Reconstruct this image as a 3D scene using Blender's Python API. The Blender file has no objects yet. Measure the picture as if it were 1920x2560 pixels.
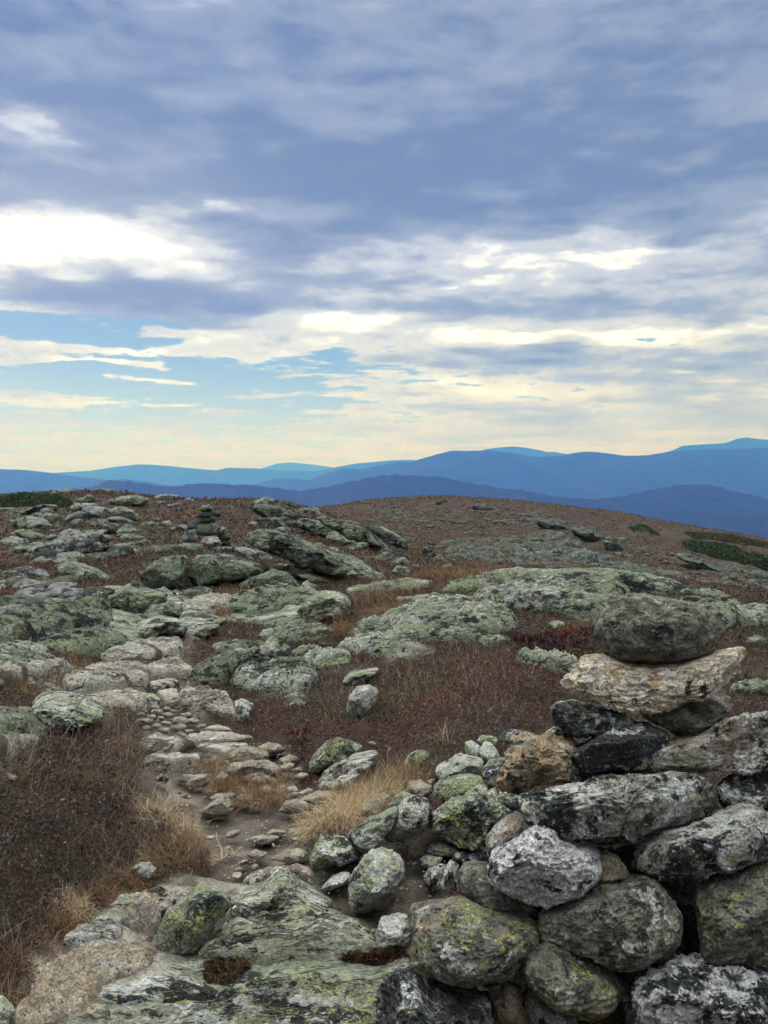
import bpy, math, random
import numpy as np

# ------------------------------------------------------------------ scene basics
SC = bpy.context.scene
COL = SC.collection
EYE = 1.6            # eye height above the trail
F = 1850.0           # focal length in photo pixels
CX, HY = 960.0, 1190.0
REG = {'A': (1020, 1440, .5425), 'B': (920, 1960, .6028), 'C': (0, 1960, .6028), 'D': (0, 1440, .6028),
       'E': (700, 1640, .4219), 'F': (0, 1180, .6028), 'G': (920, 1060, .6028), 'H': (0, 0, 1.1573)}

def pts(s):
    """'A 10,20 30,40 C 5,6' -> photo positions read off enlarged views"""
    out = []; r = None
    for w in s.split():
        if w in REG: r = REG[w]; continue
        x, y = w.split(',')
        out.append((r[0] + float(x) * r[2], r[1] + float(y) * r[2]))
    return np.array(out)

# ------------------------------------------------------------------ noise
_rng = np.random.RandomState(7)
PERM = _rng.permutation(256).astype(np.int64)
PERM = np.concatenate([PERM, PERM])
VAL = _rng.uniform(-1, 1, 512)

def vnoise(p):
    i = np.floor(p).astype(np.int64); f = p - i
    f = f * f * f * (f * (f * 6 - 15) + 10)
    i &= 255
    x0, y0, z0 = i[:, 0], i[:, 1], i[:, 2]
    x1, y1, z1 = (x0 + 1) & 255, (y0 + 1) & 255, (z0 + 1) & 255
    a0 = PERM[x0]; a1 = PERM[x1]
    b00 = PERM[a0 + y0]; b01 = PERM[a0 + y1]; b10 = PERM[a1 + y0]; b11 = PERM[a1 + y1]
    fx, fy, fz = f[:, 0], f[:, 1], f[:, 2]
    def l(a, b, t): return a + (b - a) * t
    v0 = l(l(VAL[b00 + z0], VAL[b10 + z0], fx), l(VAL[b01 + z0], VAL[b11 + z0], fx), fy)
    v1 = l(l(VAL[b00 + z1], VAL[b10 + z1], fx), l(VAL[b01 + z1], VAL[b11 + z1], fx), fy)
    return l(v0, v1, fz)

def fbm(p, freq, octaves=4, seed=0, gain=.5, ridged=False):
    p = p * freq + np.array([seed * 17.13 % 97, seed * 5.71 % 89, seed * 9.37 % 83])
    s = np.zeros(len(p)); a = 1.0
    for _ in range(octaves):
        n = vnoise(p)
        if ridged: n = 1 - 2 * np.abs(n)
        s += a * n; a *= gain; p = p * 2.03 + 11.7
    return s

def fbm2(x, y, freq, octaves=4, seed=0, gain=.5, ridged=False):
    return fbm(np.stack([x, y, np.zeros_like(x)], 1), freq, octaves, seed, gain, ridged)

# ------------------------------------------------------------------ terrain height
PXC = np.array([-500, 0, 200, 450, 650, 800, 950, 1100, 1300, 1500, 1700, 1920, 2500.])
DR = [1., 2.2, 3., 4., 5.5, 7.5]
ZR = [[0.05, .05, .0, 0, 0, 0, 0, 0, 0, 0, 0, 0, 0],
      [.25, .16, .04, 0, 0, 0, 0, 0, 0, 0, 0, 0, 0],
      [.45, .30, .10, 0, -.02, 0, 0, .03, .03, 0, 0, 0, 0],
      [.50, .36, .22, .02, -.02, .02, .05, .08, .08, .05, .02, 0, 0],
      [.40, .30, .22, .10, .03, .06, .12, .16, .16, .12, .1, .05, 0],
      [.22, .20, .20, .15, .12, .17, .20, .25, .28, .22, .18, .1, 0]]
PYR = [(10, [1480, 1470, 1465, 1450, 1445, 1440, 1440, 1432, 1425, 1432, 1452, 1478, 1520]),
       (14, [1410, 1405, 1400, 1385, 1380, 1385, 1400, 1425, 1442, 1450, 1475, 1500, 1550]),
       (18, [1375, 1370, 1360, 1345, 1340, 1352, 1378, 1425, 1448, 1460, 1485, 1520, 1580]),
       (24, [1320, 1315, 1300, 1297, 1298, 1312, 1360, 1415, 1442, 1458, 1488, 1528, 1590]),
       (32, [1268, 1252, 1234, 1250, 1256, 1285, 1350, 1405, 1432, 1450, 1480, 1522, 1590]),
       (45, [1280, 1265, 1252, 1262, 1270, 1298, 1350, 1390, 1412, 1432, 1465, 1510, 1580]),
       (70, [1400, 1400, 1380, 1330, 1315, 1312, 1330, 1352, 1370, 1390, 1425, 1472, 1550]),
       (110, [1500, 1480, 1400, 1345, 1305, 1286, 1284, 1286, 1300, 1320, 1352, 1395, 1480]),
       (150, [1520, 1500, 1400, 1335, 1295, 1272, 1254, 1246, 1256, 1279, 1310, 1347, 1430]),
       (190, [1600, 1580, 1480, 1385, 1340, 1315, 1290, 1280, 1292, 1320, 1350, 1390, 1480]),
       (240, [1680, 1660, 1600, 1500, 1450, 1430, 1400, 1390, 1400, 1430, 1460, 1500, 1560]), (310, [1760] * 13),
       (400, [1900] * 13), (900, [2100] * 13)]
for d, row in PYR:
    DR.append(float(d)); ZR.append([EYE - (v - HY) / F * d for v in row])
DR = np.log(np.array(DR)); ZR = np.array(ZR)

def _cr(p0, p1, p2, p3, t):
    return .5 * (2 * p1 + (p2 - p0) * t + (2 * p0 - 5 * p1 + 4 * p2 - p3) * t * t + (3 * p1 - p0 - 3 * p2 + p3) * t ** 3)

def ground(x, y):
    x = np.atleast_1d(np.asarray(x, float)); y = np.atleast_1d(np.asarray(y, float))
    d = np.maximum(y, .6)
    u = np.clip(x / d * F + CX, -500, 2500)
    i = np.interp(u, PXC, np.arange(len(PXC))); j = np.interp(np.log(d), DR, np.arange(len(DR)))
    i0 = np.clip(i.astype(int), 0, len(PXC) - 2); j0 = np.clip(j.astype(int), 0, len(DR) - 2)
    ti, tj = i - i0, j - j0
    rows = []
    for k in (-1, 0, 1, 2):
        jj = np.clip(j0 + k, 0, len(DR) - 1)
        c = [ZR[jj, np.clip(i0 + m, 0, len(PXC) - 1)] for m in (-1, 0, 1, 2)]
        rows.append(_cr(*c, ti))
    z = _cr(*rows, tj)
    z = z + fbm2(x, y, .9, 2, 3) * .03 + fbm2(x, y, .16, 3, 5) * .10 * np.clip(d / 30, 0, 1.5)
    z = z + fbm2(x, y, .03, 3, 6) * .5 * np.clip((d - 40) / 80, 0, 1.0)
    return z

_DS = np.exp(np.linspace(math.log(1.1), math.log(260), 1500))
def hit(px, py, off=0.0, dmax=260):
    """where the sight line through a photo position meets the ground (raised by off)"""
    u, v = (px - CX) / F, (py - HY) / F
    ds = _DS[_DS < dmax]
    gap = (EYE - v * ds) - (ground(u * ds, ds) + off)
    k = np.argmax(gap < 0)
    if gap[k] >= 0:
        m = (ds > 12)
        kk = np.argmin(np.where(m, gap, 1e9)); return u * ds[kk], ds[kk]
    if k == 0: return u * ds[0], ds[0]
    g0, g1 = gap[k - 1], gap[k]
    d = ds[k - 1] + (ds[k] - ds[k - 1]) * g0 / (g0 - g1)
    return u * d, d

# ------------------------------------------------------------------ meshes
def link(o): COL.objects.link(o); return o

def mesh_obj(name, V, Fc, mat, smooth=True, color=None, attrs=None):
    """V (n,3); Fc = list of int arrays of shape (k,3) and/or (k,4)"""
    if not isinstance(Fc, (list, tuple)): Fc = [Fc]
    me = bpy.data.meshes.new(name)
    V = np.ascontiguousarray(V, np.float32)
    loops = np.concatenate([f.reshape(-1) for f in Fc]).astype(np.int32)
    tot = np.concatenate([np.full(len(f), f.shape[1], np.int32) for f in Fc])
    start = np.concatenate([[0], np.cumsum(tot)[:-1]]).astype(np.int32)
    me.vertices.add(len(V)); me.vertices.foreach_set('co', V.reshape(-1))
    me.loops.add(len(loops)); me.loops.foreach_set('vertex_index', loops)
    me.polygons.add(len(tot)); me.polygons.foreach_set('loop_start', start); me.polygons.foreach_set('loop_total', tot)
    me.polygons.foreach_set('use_smooth', np.full(len(tot), smooth))
    if color is not None:
        ca = me.color_attributes.new('tint', 'FLOAT_COLOR', 'POINT')
        c4 = np.ones((len(V), 4), np.float32); c4[:, :3] = color
        ca.data.foreach_set('color', c4.reshape(-1))
    for k, a in (attrs or {}).items():
        at = me.attributes.new(k, 'FLOAT', 'POINT'); at.data.foreach_set('value', np.ascontiguousarray(a, np.float32))
    me.update(calc_edges=True); me.validate()
    if mat is not None: me.materials.append(mat)
    return link(bpy.data.objects.new(name, me))

def recenter(o, c):
    """move an object's origin to c without moving its geometry"""
    me = o.data; n = len(me.vertices); a = np.empty(n * 3, np.float32); me.vertices.foreach_get('co', a)
    a = a.reshape(-1, 3) - np.array(c, np.float32); me.vertices.foreach_set('co', a.reshape(-1)); me.update()
    o.location = [float(v) for v in c]

def tag(o, label=None, cat=None, group=None, kind=None):
    if label: o['label'] = label
    if cat: o['category'] = cat
    if group: o['group'] = group
    if kind: o['kind'] = kind
    return o

_cs = {}
def cube_sphere(n):
    if n in _cs: return _cs[n]
    t = np.tan(np.linspace(-1, 1, n + 1) * math.pi / 4)
    a, b = np.meshgrid(t, t, indexing='ij'); a = a.ravel(); b = b.ravel(); o = np.ones_like(a)
    faces = [(o, a, b), (-o, b, a), (b, o, a), (a, -o, b), (a, b, o), (b, a, -o)]
    P = np.concatenate([np.stack(f, 1) for f in faces])
    k = n + 1
    q = np.arange(k * k).reshape(k, k)
    Q = np.stack([q[:-1, :-1], q[1:, :-1], q[1:, 1:], q[:-1, 1:]], -1).reshape(-1, 4)
    Q = np.concatenate([Q + m * k * k for m in range(6)])
    key = np.round(P * 1e5).astype(np.int64)
    _, idx, inv = np.unique(key, axis=0, return_index=True, return_inverse=True)
    P = P[idx]; Q = inv.reshape(-1)[Q]
    P /= np.linalg.norm(P, axis=1)[:, None]
    _cs[n] = (P, Q); return _cs[n]

def rock_unit(n, seed, cuts=14, rough=1.0, dmin=.70, dmax=.95):
    P0, Q = cube_sphere(n); P = P0.copy()
    r = np.random.RandomState(seed)
    for _ in range(cuts):
        N = r.normal(size=3); N /= np.linalg.norm(N); d = r.uniform(dmin, dmax)
        t = P @ N - d
        P -= np.where(t > 0, t * .985, 0)[:, None] * N
    w = 1 + rough * (.05 * fbm(P0, 1.3, 2, seed) + .045 * fbm(P, 3.2, 2, seed + 1) + .030 * fbm(P, 8, 3, seed + 2, ridged=True)
                     + (.016 * fbm(P, 26, 3, seed + 3, gain=.6) if n > 24 else 0))
    # one or two bedding cracks
    for k in range(2):
        N = r.normal(size=3); N[2] += 1.2; N /= np.linalg.norm(N); c = r.uniform(-.5, .5)
        dist = np.abs(P0 @ N - c + .06 * fbm(P0, 4, 2, seed + 9 + k))
        w -= rough * .035 * np.exp(-(dist / .035) ** 2)
    return P0, P * w[:, None], Q

def star_radius(poly, c, th):
    """distance from c to the outline along each angle"""
    d = np.stack([np.cos(th), np.sin(th)], 1)
    R = np.zeros(len(th)); a = poly - c; b = np.roll(a, -1, 0)
    for p, q in zip(a, b):
        e = q - p; den = d[:, 0] * e[1] - d[:, 1] * e[0]
        den = np.where(np.abs(den) < 1e-12, 1e-12, den)
        t = (p[0] * e[1] - p[1] * e[0]) / den
        s = (p[0] * d[:, 1] - p[1] * d[:, 0]) / den
        R = np.where((t > 0) & (s >= -1e-6) & (s <= 1 + 1e-6), np.maximum(R, t), R)
    R = np.where(R <= 0, np.median(R[R > 0]), R)
    return R

def centroid(poly):
    x, y = poly[:, 0], poly[:, 1]; x1, y1 = np.roll(x, -1), np.roll(y, -1)
    c = x * y1 - x1 * y; A = c.sum() / 2
    if abs(A) < 1e-9: return poly.mean(0)
    return np.array([((x + x1) * c).sum(), ((y + y1) * c).sum()]) / (6 * A)

FOOT = []     # ground footprints of everything that keeps plants off: (polygon, bbox)
def add_foot(poly):
    poly = np.asarray(poly); FOOT.append((poly, poly.min(0), poly.max(0)))

def inside(px, py, poly):
    c = np.zeros(len(px), bool); x, y = poly[:, 0], poly[:, 1]; x1, y1 = np.roll(x, -1), np.roll(y, -1)
    for a, b, a1, b1 in zip(x, y, x1, y1):
        if b == b1: continue
        c ^= ((b > py) != (b1 > py)) & (px < (a1 - a) * (py - b) / (b1 - b) + a)
    return c

def poly_dist(px, py, poly):
    """signed distance, negative inside"""
    d = np.full(len(px), 1e9); a = poly; b = np.roll(poly, -1, 0)
    for p, q in zip(a, b):
        e = q - p; L = (e * e).sum() + 1e-12
        t = np.clip(((px - p[0]) * e[0] + (py - p[1]) * e[1]) / L, 0, 1)
        d = np.minimum(d, np.hypot(px - p[0] - t * e[0], py - p[1] - t * e[1]))
    return np.where(inside(px, py, poly), -d, d)

_seed = [100]
def stone(name, outline, mat, label, cat='stone', D=None, thick=None, group=None, cuts=14, rough=1.0, tilt=.55, sink=.3, seed=None, foot=True, dmin=.70):
    """a boulder whose outline, seen from the trail, is the given one; own distance and thickness"""
    _seed[0] += 1; sd = seed or _seed[0]
    px = pts(outline); c = centroid(px)
    w_src = np.ptp(px[:, 0]); h_src = np.ptp(px[:, 1])
    if D is None:
        k = np.argsort(px[:, 1])[-3:]
        x0, d0 = hit(c[0], px[k, 1].mean() - 1)
        wid = w_src / F * d0
        T = thick if thick else .42 * min(wid, 2.2 * h_src / F * d0 + .3 * wid)
        D = d0 + T * sink
    else:
        T = thick if thick else .42 * w_src / F * D
    n = int(np.clip(max(w_src, h_src) * .4 * .75, 10, 120))
    P0, P, Q = rock_unit(n, sd, cuts, rough, dmin)
    th = np.arctan2(P[:, 2], P[:, 0]); rho = np.hypot(P[:, 0], P[:, 2])
    nb = 72; b = ((th + math.pi) / (2 * math.pi) * nb).astype(int) % nb
    S = np.zeros(nb); np.maximum.at(S, b, rho)
    S = np.where(S == 0, S.max(), S); S = np.convolve(np.concatenate([S[-2:], S, S[:2]]), np.ones(5) / 5, 'valid')
    S_th = np.interp(th, (np.arange(-1, nb + 1) + .5) / nb * 2 * math.pi - math.pi, np.concatenate([S[-1:], S, S[:1]]))
    tb = np.linspace(-math.pi, math.pi, 181)
    pw = np.stack([(px[:, 0] - c[0]), -(px[:, 1] - c[1])], 1) / F * D
    R = star_radius(pw, np.zeros(2), tb)
    R = np.convolve(np.concatenate([R[-3:-1], R, R[1:3]]), np.ones(5) / 5, 'valid')
    f = np.interp(th, tb, R) / S_th; fm = R.mean() / S.mean()
    q_ = np.clip(rho / S_th / .85, 0, 1); q_ = q_ * q_ * (3 - 2 * q_); asp_ = np.hypot(np.cos(th) * np.ptp(pw[:, 0]) / 2, np.sin(th) * np.ptp(pw[:, 1]) / 2)
    f = asp_ / S.mean() * (1 - q_) + f * q_
    # towards the poles the outline relaxes to an ellipse, so that the back and front are full
    C = np.array([(c[0] - CX) / F * D, D, EYE - (c[1] - HY) / F * D])
    dr = np.array([C[0], D, (C[2] - EYE) * tilt]); dr /= np.linalg.norm(dr)
    V = C + (rho * f * np.cos(th))[:, None] * np.array([1, 0, 0]) + (rho * f * np.sin(th))[:, None] * np.array([0, 0, 1]) + (P[:, 1] * T)[:, None] * dr
    o = mesh_obj(name, V, Q, mat)
    base = np.array([C[0], C[1], V[:, 2].min()]); recenter(o, base)
    tag(o, label, cat, group)
    if foot:
        a = np.linspace(0, 2 * math.pi, 14, endpoint=False); rx = np.ptp(V[:, 0]) / 2 * .86; ry = T * .86
        add_foot(np.stack([C[0] + rx * np.cos(a), C[1] + ry * np.sin(a)], 1))
    return o

def slab(name, outline, mat, label, cat='rock slab', h=.12, strike=35, ledge=.5, bulge=.5, group=None, k=5.5, edge=.5, wav=1.0, seed=None, lift=0., grow=1.05):
    """bedrock lying in the ground; outline taken to the ground, h = how far it stands up"""
    _seed[0] += 1; sd = seed or _seed[0]
    px = pts(outline); y0, y1 = px[:, 1].min(), px[:, 1].max()
    dm = hit(px[:, 0].mean(), px[:, 1].mean())[1]
    h = min(h, .42 * (y1 - y0) / F * dm)
    W = np.array([hit(x, y, h * ((y1 - y) / (y1 - y0)) * .9) for x, y in px])
    c = centroid(W)
    wr = np.ptp(px[:, 0]) * .4; hr = np.ptp(px[:, 1]) * .4
    nt = int(np.clip(2.2 * (wr + hr), 40, 900)); nr = int(np.clip((wr + hr) * .42, 12, 190))
    th = np.linspace(-math.pi, math.pi, nt, endpoint=False)
    R = star_radius(W, c, th); kk = max(1, nt // 150)
    ker = np.ones(2 * kk + 1) / (2 * kk + 1)
    R = np.convolve(np.concatenate([R[-kk:], R, R[:kk]]), ker, 'valid')
    size = R.mean()
    rim = fbm(np.stack([np.cos(th), np.sin(th), 0 * th], 1), 1.6, 3, sd, gain=.5)
    R = R * (grow + .035 * rim)
    r = np.linspace(0, 1, nr + 1)[1:] ** .8
    r = np.concatenate([r, [1.0, 1.0]])
    drop = np.concatenate([np.zeros(nr), [-.05, -.25]])
    X = c[0] + np.outer(r, R * np.cos(th)); Y = c[1] + np.outer(r, R * np.sin(th))
    RR = np.repeat(r[:, None], nt, 1); DD = np.repeat(drop[:, None], nt, 1)
    X = np.concatenate([[c[0]], X.ravel()]); Y = np.concatenate([[c[1]], Y.ravel()]); RR = np.concatenate([[0], RR.ravel()]); DD = np.concatenate([[0], DD.ravel()])
    pw = np.stack([X, Y, 0 * X], 1); wa = .045 * size * np.clip(RR * 1.2, 0, 1)
    X = X + wa * fbm(pw, 2.2 / size, 3, sd + 11); Y = Y + wa * fbm(pw, 2.2 / size, 3, sd + 12)
    dome = (1 - np.clip(RR, 0, 1) ** k) ** edge
    dome = dome * (1 - .12 * np.clip(RR, 0, 1) ** 2)
    g = ground(X, Y)
    p = np.stack([X, Y, 0 * X], 1)
    a = math.radians(strike); s = (-X * math.sin(a) + Y * math.cos(a))
    s = s + .10 * fbm(p, 1.2 / max(size, .15), 3, sd) * size
    L = max(.09, size * .28)
    t = s / L + .35 * fbm(p, .8 / size, 2, sd + 4); saw = (t - np.floor(t)); saw = np.where(saw < .82, saw / .82, (1 - saw) / .18)
    t2 = s / (L * .31) + .7 * fbm(p, 2.1, 2, sd + 6); saw2 = (t2 - np.floor(t2)); saw2 = np.where(saw2 < .75, saw2 / .75, (1 - saw2) / .25)
    amp = min(h, .22)
    body = .74 + ledge * .30 * saw * (.6 + .4 * fbm(p, 2.5 / size, 2, sd + 5)) + wav * .13 * fbm(p, 1.3 / size, 2, sd + 1)
    z = h * dome * body + dome * (amp * .17 * ledge * saw2 + amp * wav * .10 * fbm(p, 4 / size, 3, sd + 2, gain=.5)) + np.clip(dome * 2, 0, 1) * min(.007, .04 * size) * fbm(p, 20, 3, sd + 3, gain=.55)
    Z = g + z + DD + lift * dome
    V = np.stack([X, Y, Z], 1)
    m = nr + 2
    idx = 1 + np.arange(m * nt).reshape(m, nt); nx = np.roll(idx, -1, 1)
    Q = np.stack([idx[:-1], idx[1:], nx[1:], nx[:-1]], -1).reshape(-1, 4)
    Tr = np.stack([np.zeros(nt, int), idx[0], nx[0]], -1)
    o = mesh_obj(name, V, [Q, Tr], mat)
    recenter(o, [c[0], c[1], float(ground(c[0], c[1])[0])])
    tag(o, label, cat, group)
    add_foot(c + (W - c) * .93)
    return o
# ------------------------------------------------------------------ materials
class NT:
    def __init__(s, tree):
        s.t = tree; s.n = tree.nodes; s.l = tree.links
    def sock(s, v, inp):
        if isinstance(v, bpy.types.NodeSocket): s.l.new(v, inp)
        elif isinstance(v, (tuple, list)):
            if inp.type == 'RGBA' and len(v) == 3: v = (*v, 1)
            inp.default_value = v
        else:
            if inp.type == 'RGBA': v = (v, v, v, 1)
            elif inp.type == 'VECTOR': v = (v, v, v)
            inp.default_value = v
    def math(s, op, a, b=0.0, c=None, clamp=False):
        m = s.n.new('ShaderNodeMath'); m.operation = op; m.use_clamp = clamp
        s.sock(a, m.inputs[0])
        if len(m.inputs) > 1 and b is not None: s.sock(b, m.inputs[1])
        if c is not None: s.sock(c, m.inputs[2])
        return m.outputs[0]
    def add(s, a, b): return s.math('ADD', a, b)
    def mul(s, a, b): return s.math('MULTIPLY', a, b)
    def sub(s, a, b): return s.math('SUBTRACT', a, b)
    def vec(s, op, a, b=None, scale=None):
        m = s.n.new('ShaderNodeVectorMath'); m.operation = op; s.sock(a, m.inputs[0])
        if b is not None: s.sock(b, m.inputs[1])
        if scale is not None: s.sock(scale, m.inputs['Scale'])
        return m.outputs[0]
    def sstep(s, v, lo, hi, a=0., b=1.):
        m = s.n.new('ShaderNodeMapRange'); m.interpolation_type = 'SMOOTHSTEP'
        for k, x in zip(('Value', 'From Min', 'From Max', 'To Min', 'To Max'), (v, lo, hi, a, b)): s.sock(x, m.inputs[k])
        return m.outputs[0]
    def mix(s, f, a, b, mode='MIX'):
        m = s.n.new('ShaderNodeMix'); m.data_type = 'RGBA'; m.blend_type = mode
        s.sock(f, m.inputs['Factor']); s.sock(a, m.inputs[6]); s.sock(b, m.inputs[7]); return m.outputs[2]
    def noise(s, v, scale, detail=5, rough=.55, dist=0., off=0.):
        if off: v = s.vec('ADD', v, (off, off * .7, off * 1.3))
        m = s.n.new('ShaderNodeTexNoise'); s.sock(v, m.inputs['Vector'])
        s.sock(scale, m.inputs['Scale']); m.inputs['Detail'].default_value = detail; m.inputs['Roughness'].default_value = rough
        m.inputs['Distortion'].default_value = dist
        return m.outputs['Fac']
    def voro(s, v, scale, feat='F1', out='Distance'):
        m = s.n.new('ShaderNodeTexVoronoi'); m.feature = feat; s.sock(v, m.inputs['Vector']); m.inputs['Scale'].default_value = scale
        return m.outputs[out]
    def ramp(s, f, stops):
        m = s.n.new('ShaderNodeValToRGB'); e = m.color_ramp.elements
        while len(e) < len(stops): e.new(.5)
        for x, (p, c) in zip(e, stops): x.position = p; x.color = (*c, 1) if len(c) == 3 else c
        s.sock(f, m.inputs[0]); return m.outputs[0]
    def bump(s, h, strength, dist, normal=None):
        m = s.n.new('ShaderNodeBump'); m.inputs['Strength'].default_value = strength; m.inputs['Distance'].default_value = dist
        s.sock(h, m.inputs['Height'])
        if normal is not None: s.l.new(normal, m.inputs['Normal'])
        return m.outputs[0]

def new_mat(name):
    m = bpy.data.materials.new(name); m.use_nodes = True
    t = NT(m.node_tree); t.n.clear()
    b = t.n.new('ShaderNodeBsdfPrincipled'); o = t.n.new('ShaderNodeOutputMaterial'); t.l.new(b.outputs[0], o.inputs[0])
    b.inputs['Roughness'].default_value = .92; b.inputs['Specular IOR Level'].default_value = .25
    return m, t, b

def srgb(r, g, b):
    f = lambda c: ((c / 255 + .055) / 1.055) ** 2.4 if c > 10.3 else c / 255 / 12.92
    return (f(r), f(g), f(b))

BLACKL = (.028, .033, .034); PALE = (.44, .455, .435); GREEN = (.225, .255, .18); YEL = (.30, .335, .135); TAN = (.38, .29, .18)

def rock_nodes(t, P, a, b, dark=0., pale=0., green=0., yellow=0., tan=0., S=1.0, off=0., pale_c=PALE, green_c=GREEN, yel_c=YEL, tan_c=TAN, streak=None, joints=0):
    """mottled grain a..b with crusts of black, pale, green and yellow lichen; 0..1 = share covered. Returns colour, height"""
    if streak is not None:      # stretch everything along the bedding
        mp = t.n.new('ShaderNodeMapping'); t.l.new(P, mp.inputs[0]); mp.inputs['Rotation'].default_value = (0, 0, -math.radians(streak)); mp.inputs['Scale'].default_value = (.42, 1, 1); P = mp.outputs[0]
    P = t.vec('ADD', P, (off, off * 2, -off))
    wob = t.n.new('ShaderNodeTexNoise'); wob.inputs['Scale'].default_value = 5 * S; wob.inputs['Detail'].default_value = 3; t.l.new(P, wob.inputs['Vector'])
    W = t.vec('ADD', P, t.vec('SCALE', t.vec('SUBTRACT', wob.outputs['Color'], (.5, .5, .5)), scale=.055 / S))
    n2 = t.noise(W, 11 * S, 6, .62); n3 = t.noise(P, 75 * S, 5, .7); n4 = t.noise(P, 3.1 * S, 3, .5, off=7)
    col = t.mix(t.sstep(n2, .38, .64), a, b)
    if tan > 0:
        col = t.mix(t.sstep(t.noise(W, 6 * S, 6, .6, off=31), .66 - .30 * tan, .76 - .30 * tan), col, tan_c)
    n5 = t.noise(P, 55 * S, 3, .6, off=2)
    tintn = t.noise(P, 30 * S, 4, .6, off=1)
    def cover(base, c, amount, scale, off, soft=.028, rough=.68, speck=0., region=True):
        if amount <= 0: return base, None
        n = t.noise(W, scale * S, 6, rough, off=off)
        if region: n = t.add(n, t.mul(t.sub(n4 if off % 2 else t.noise(P, 2.3 * S, 2, .5, off=off + 3), .5), .55))
        th = .70 - .34 * amount
        f = t.sstep(n, th - soft, th + soft)
        if speck: f = t.mul(f, t.sstep(n5, .50 - speck, .56 - speck))
        tint = t.mix(tintn, tuple(x * .62 for x in c), tuple(min(1, x * 1.35) for x in c))
        return t.mix(f, base, tint), f
    col, fg = cover(col, green_c, green, 5.5, 11, soft=.06, speck=.10)
    col, fp = cover(col, pale_c, pale, 8.5, 22, speck=.12)
    col, fd = cover(col, BLACKL, dark, 9.5, 34, speck=.14)
    col, fy = cover(col, yel_c, yellow, 13, 45, speck=.015, rough=.76)
    col, f6 = cover(col, BLACKL, .20, 31, 64, region=False)
    # round lichen rosettes of several sizes
    if pale > .25:
        vr = t.voro(W, 13 * S); keep = t.voro(W, 13 * S, out='Color'); sx = t.n.new('ShaderNodeSeparateXYZ'); t.l.new(keep, sx.inputs[0])
        rad = t.mul(sx.outputs[0], .34); ring = t.sstep(vr, t.add(rad, .03), t.sub(rad, .05))
        ring = t.mul(ring, t.sstep(sx.outputs[1], .62, .66)); ring = t.mul(ring, t.sstep(n5, .36, .5))
        col = t.mix(t.mul(ring, .8), col, t.mix(t.sstep(sx.outputs[2], .45, .55), tuple(min(1, x * 1.15) for x in pale_c), yel_c if yellow > .1 else green_c))
    lin = None
    if streak is not None:      # open joints along the bedding
        mp2 = t.n.new('ShaderNodeMapping'); t.l.new(W, mp2.inputs[0]); mp2.inputs['Scale'].default_value = (.28, 1, .6)
        ln = t.noise(mp2.outputs[0], 5.5 * S, 5, .6, off=77); lin = t.sstep(t.math('ABSOLUTE', t.sub(ln, .5)), .0, .032)
        brk = t.sstep(t.noise(P, 2.2 * S, 3, .5, off=81), .34, .50)
        lin = t.sub(1, t.mul(t.sub(1, lin), brk))
        col = t.mix(t.mul(t.sub(1, lin), .72), col, (.028, .028, .024))
    grain = t.sstep(n3, .32, .70, .50, 1.50)
    col = t.mix(1., col, grain, 'MULTIPLY')
    cr = t.voro(W, 3.2 * S, 'DISTANCE_TO_EDGE'); crk = t.sstep(cr, .0, .016)
    col = t.mix(t.mul(t.sub(1, crk), .22), col, (.03, .03, .028))
    if joints:      # open joints between the flags, filled with soil
        jv = t.voro(t.vec('MULTIPLY', W, (1, .62, .5)), joints, 'DISTANCE_TO_EDGE'); jm = t.sstep(t.add(jv, t.mul(t.sub(n2, .5), .05)), .012, .045)
        col = t.mix(t.mul(t.sub(1, jm), .85), col, (.055, .045, .036)); crk = t.mul(crk, jm); crk = t.add(t.mul(jm, 5.), crk)
    hgt = t.add(t.mul(n2, .55), t.mul(n3, .62))
    hgt = t.add(hgt, t.mul(t.noise(P, 26 * S, 4, .6, off=3), .60)); hgt = t.add(hgt, t.mul(crk, .07))
    if lin is not None: hgt = t.add(hgt, t.mul(lin, .45))
    if fd is not None: hgt = t.sub(hgt, t.mul(fd, .07))
    if fp is not None: hgt = t.add(hgt, t.mul(fp, .05))
    return col, hgt

def rock_mat(name, a, b, bump=1.0, **k):
    m, t, bs = new_mat(name)
    g = t.n.new('ShaderNodeNewGeometry')
    col, hgt = rock_nodes(t, g.outputs['Position'], a, b, **k)
    t.l.new(col, bs.inputs['Base Color'])
    t.l.new(t.bump(hgt, min(1, .9 * bump), .038 / k.get('S', 1) * bump), bs.inputs['Normal'])
    return m

M = {}
GR1, GR2 = (.17, .17, .155), (.30, .30, .27)
M['dark_top'] = rock_mat('dark_granite', (.085, .086, .070), (.225, .215, .175), dark=.25, pale=.12, green=.15, yellow=.12, S=1.9, pale_c=(.36, .36, .32))
M['quartz'] = rock_mat('cream_quartz_rock', (.52, .45, .34), (.82, .74, .60), dark=.18, pale=.40, tan=.28, S=2.0, bump=1.15, pale_c=(.60, .57, .51), tan_c=(.50, .37, .21))
M['rust'] = rock_mat('rusty_quartz_rock', (.17, .14, .10), (.38, .32, .24), dark=.34, pale=.22, tan=.50, S=1.9, bump=1.1, tan_c=(.40, .29, .17), pale_c=(.55, .50, .42))
M['black_white'] = rock_mat('black_and_white_lichen_rock', (.09, .095, .09), (.22, .22, .21), dark=.66, pale=.46, yellow=.16, green=.1, S=1.6, pale_c=(.52, .54, .56))
M['white'] = rock_mat('white_lichen_rock', (.34, .34, .345), (.56, .56, .57), dark=.56, pale=.70, yellow=.14, green=.12, S=1.5, off=4, pale_c=(.54, .55, .57))
M['grey'] = rock_mat('grey_lichen_rock', (.19, .19, .178), (.40, .39, .36), dark=.48, pale=.50, green=.3, yellow=.22, S=1.6, off=9, pale_c=(.50, .52, .50))
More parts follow.
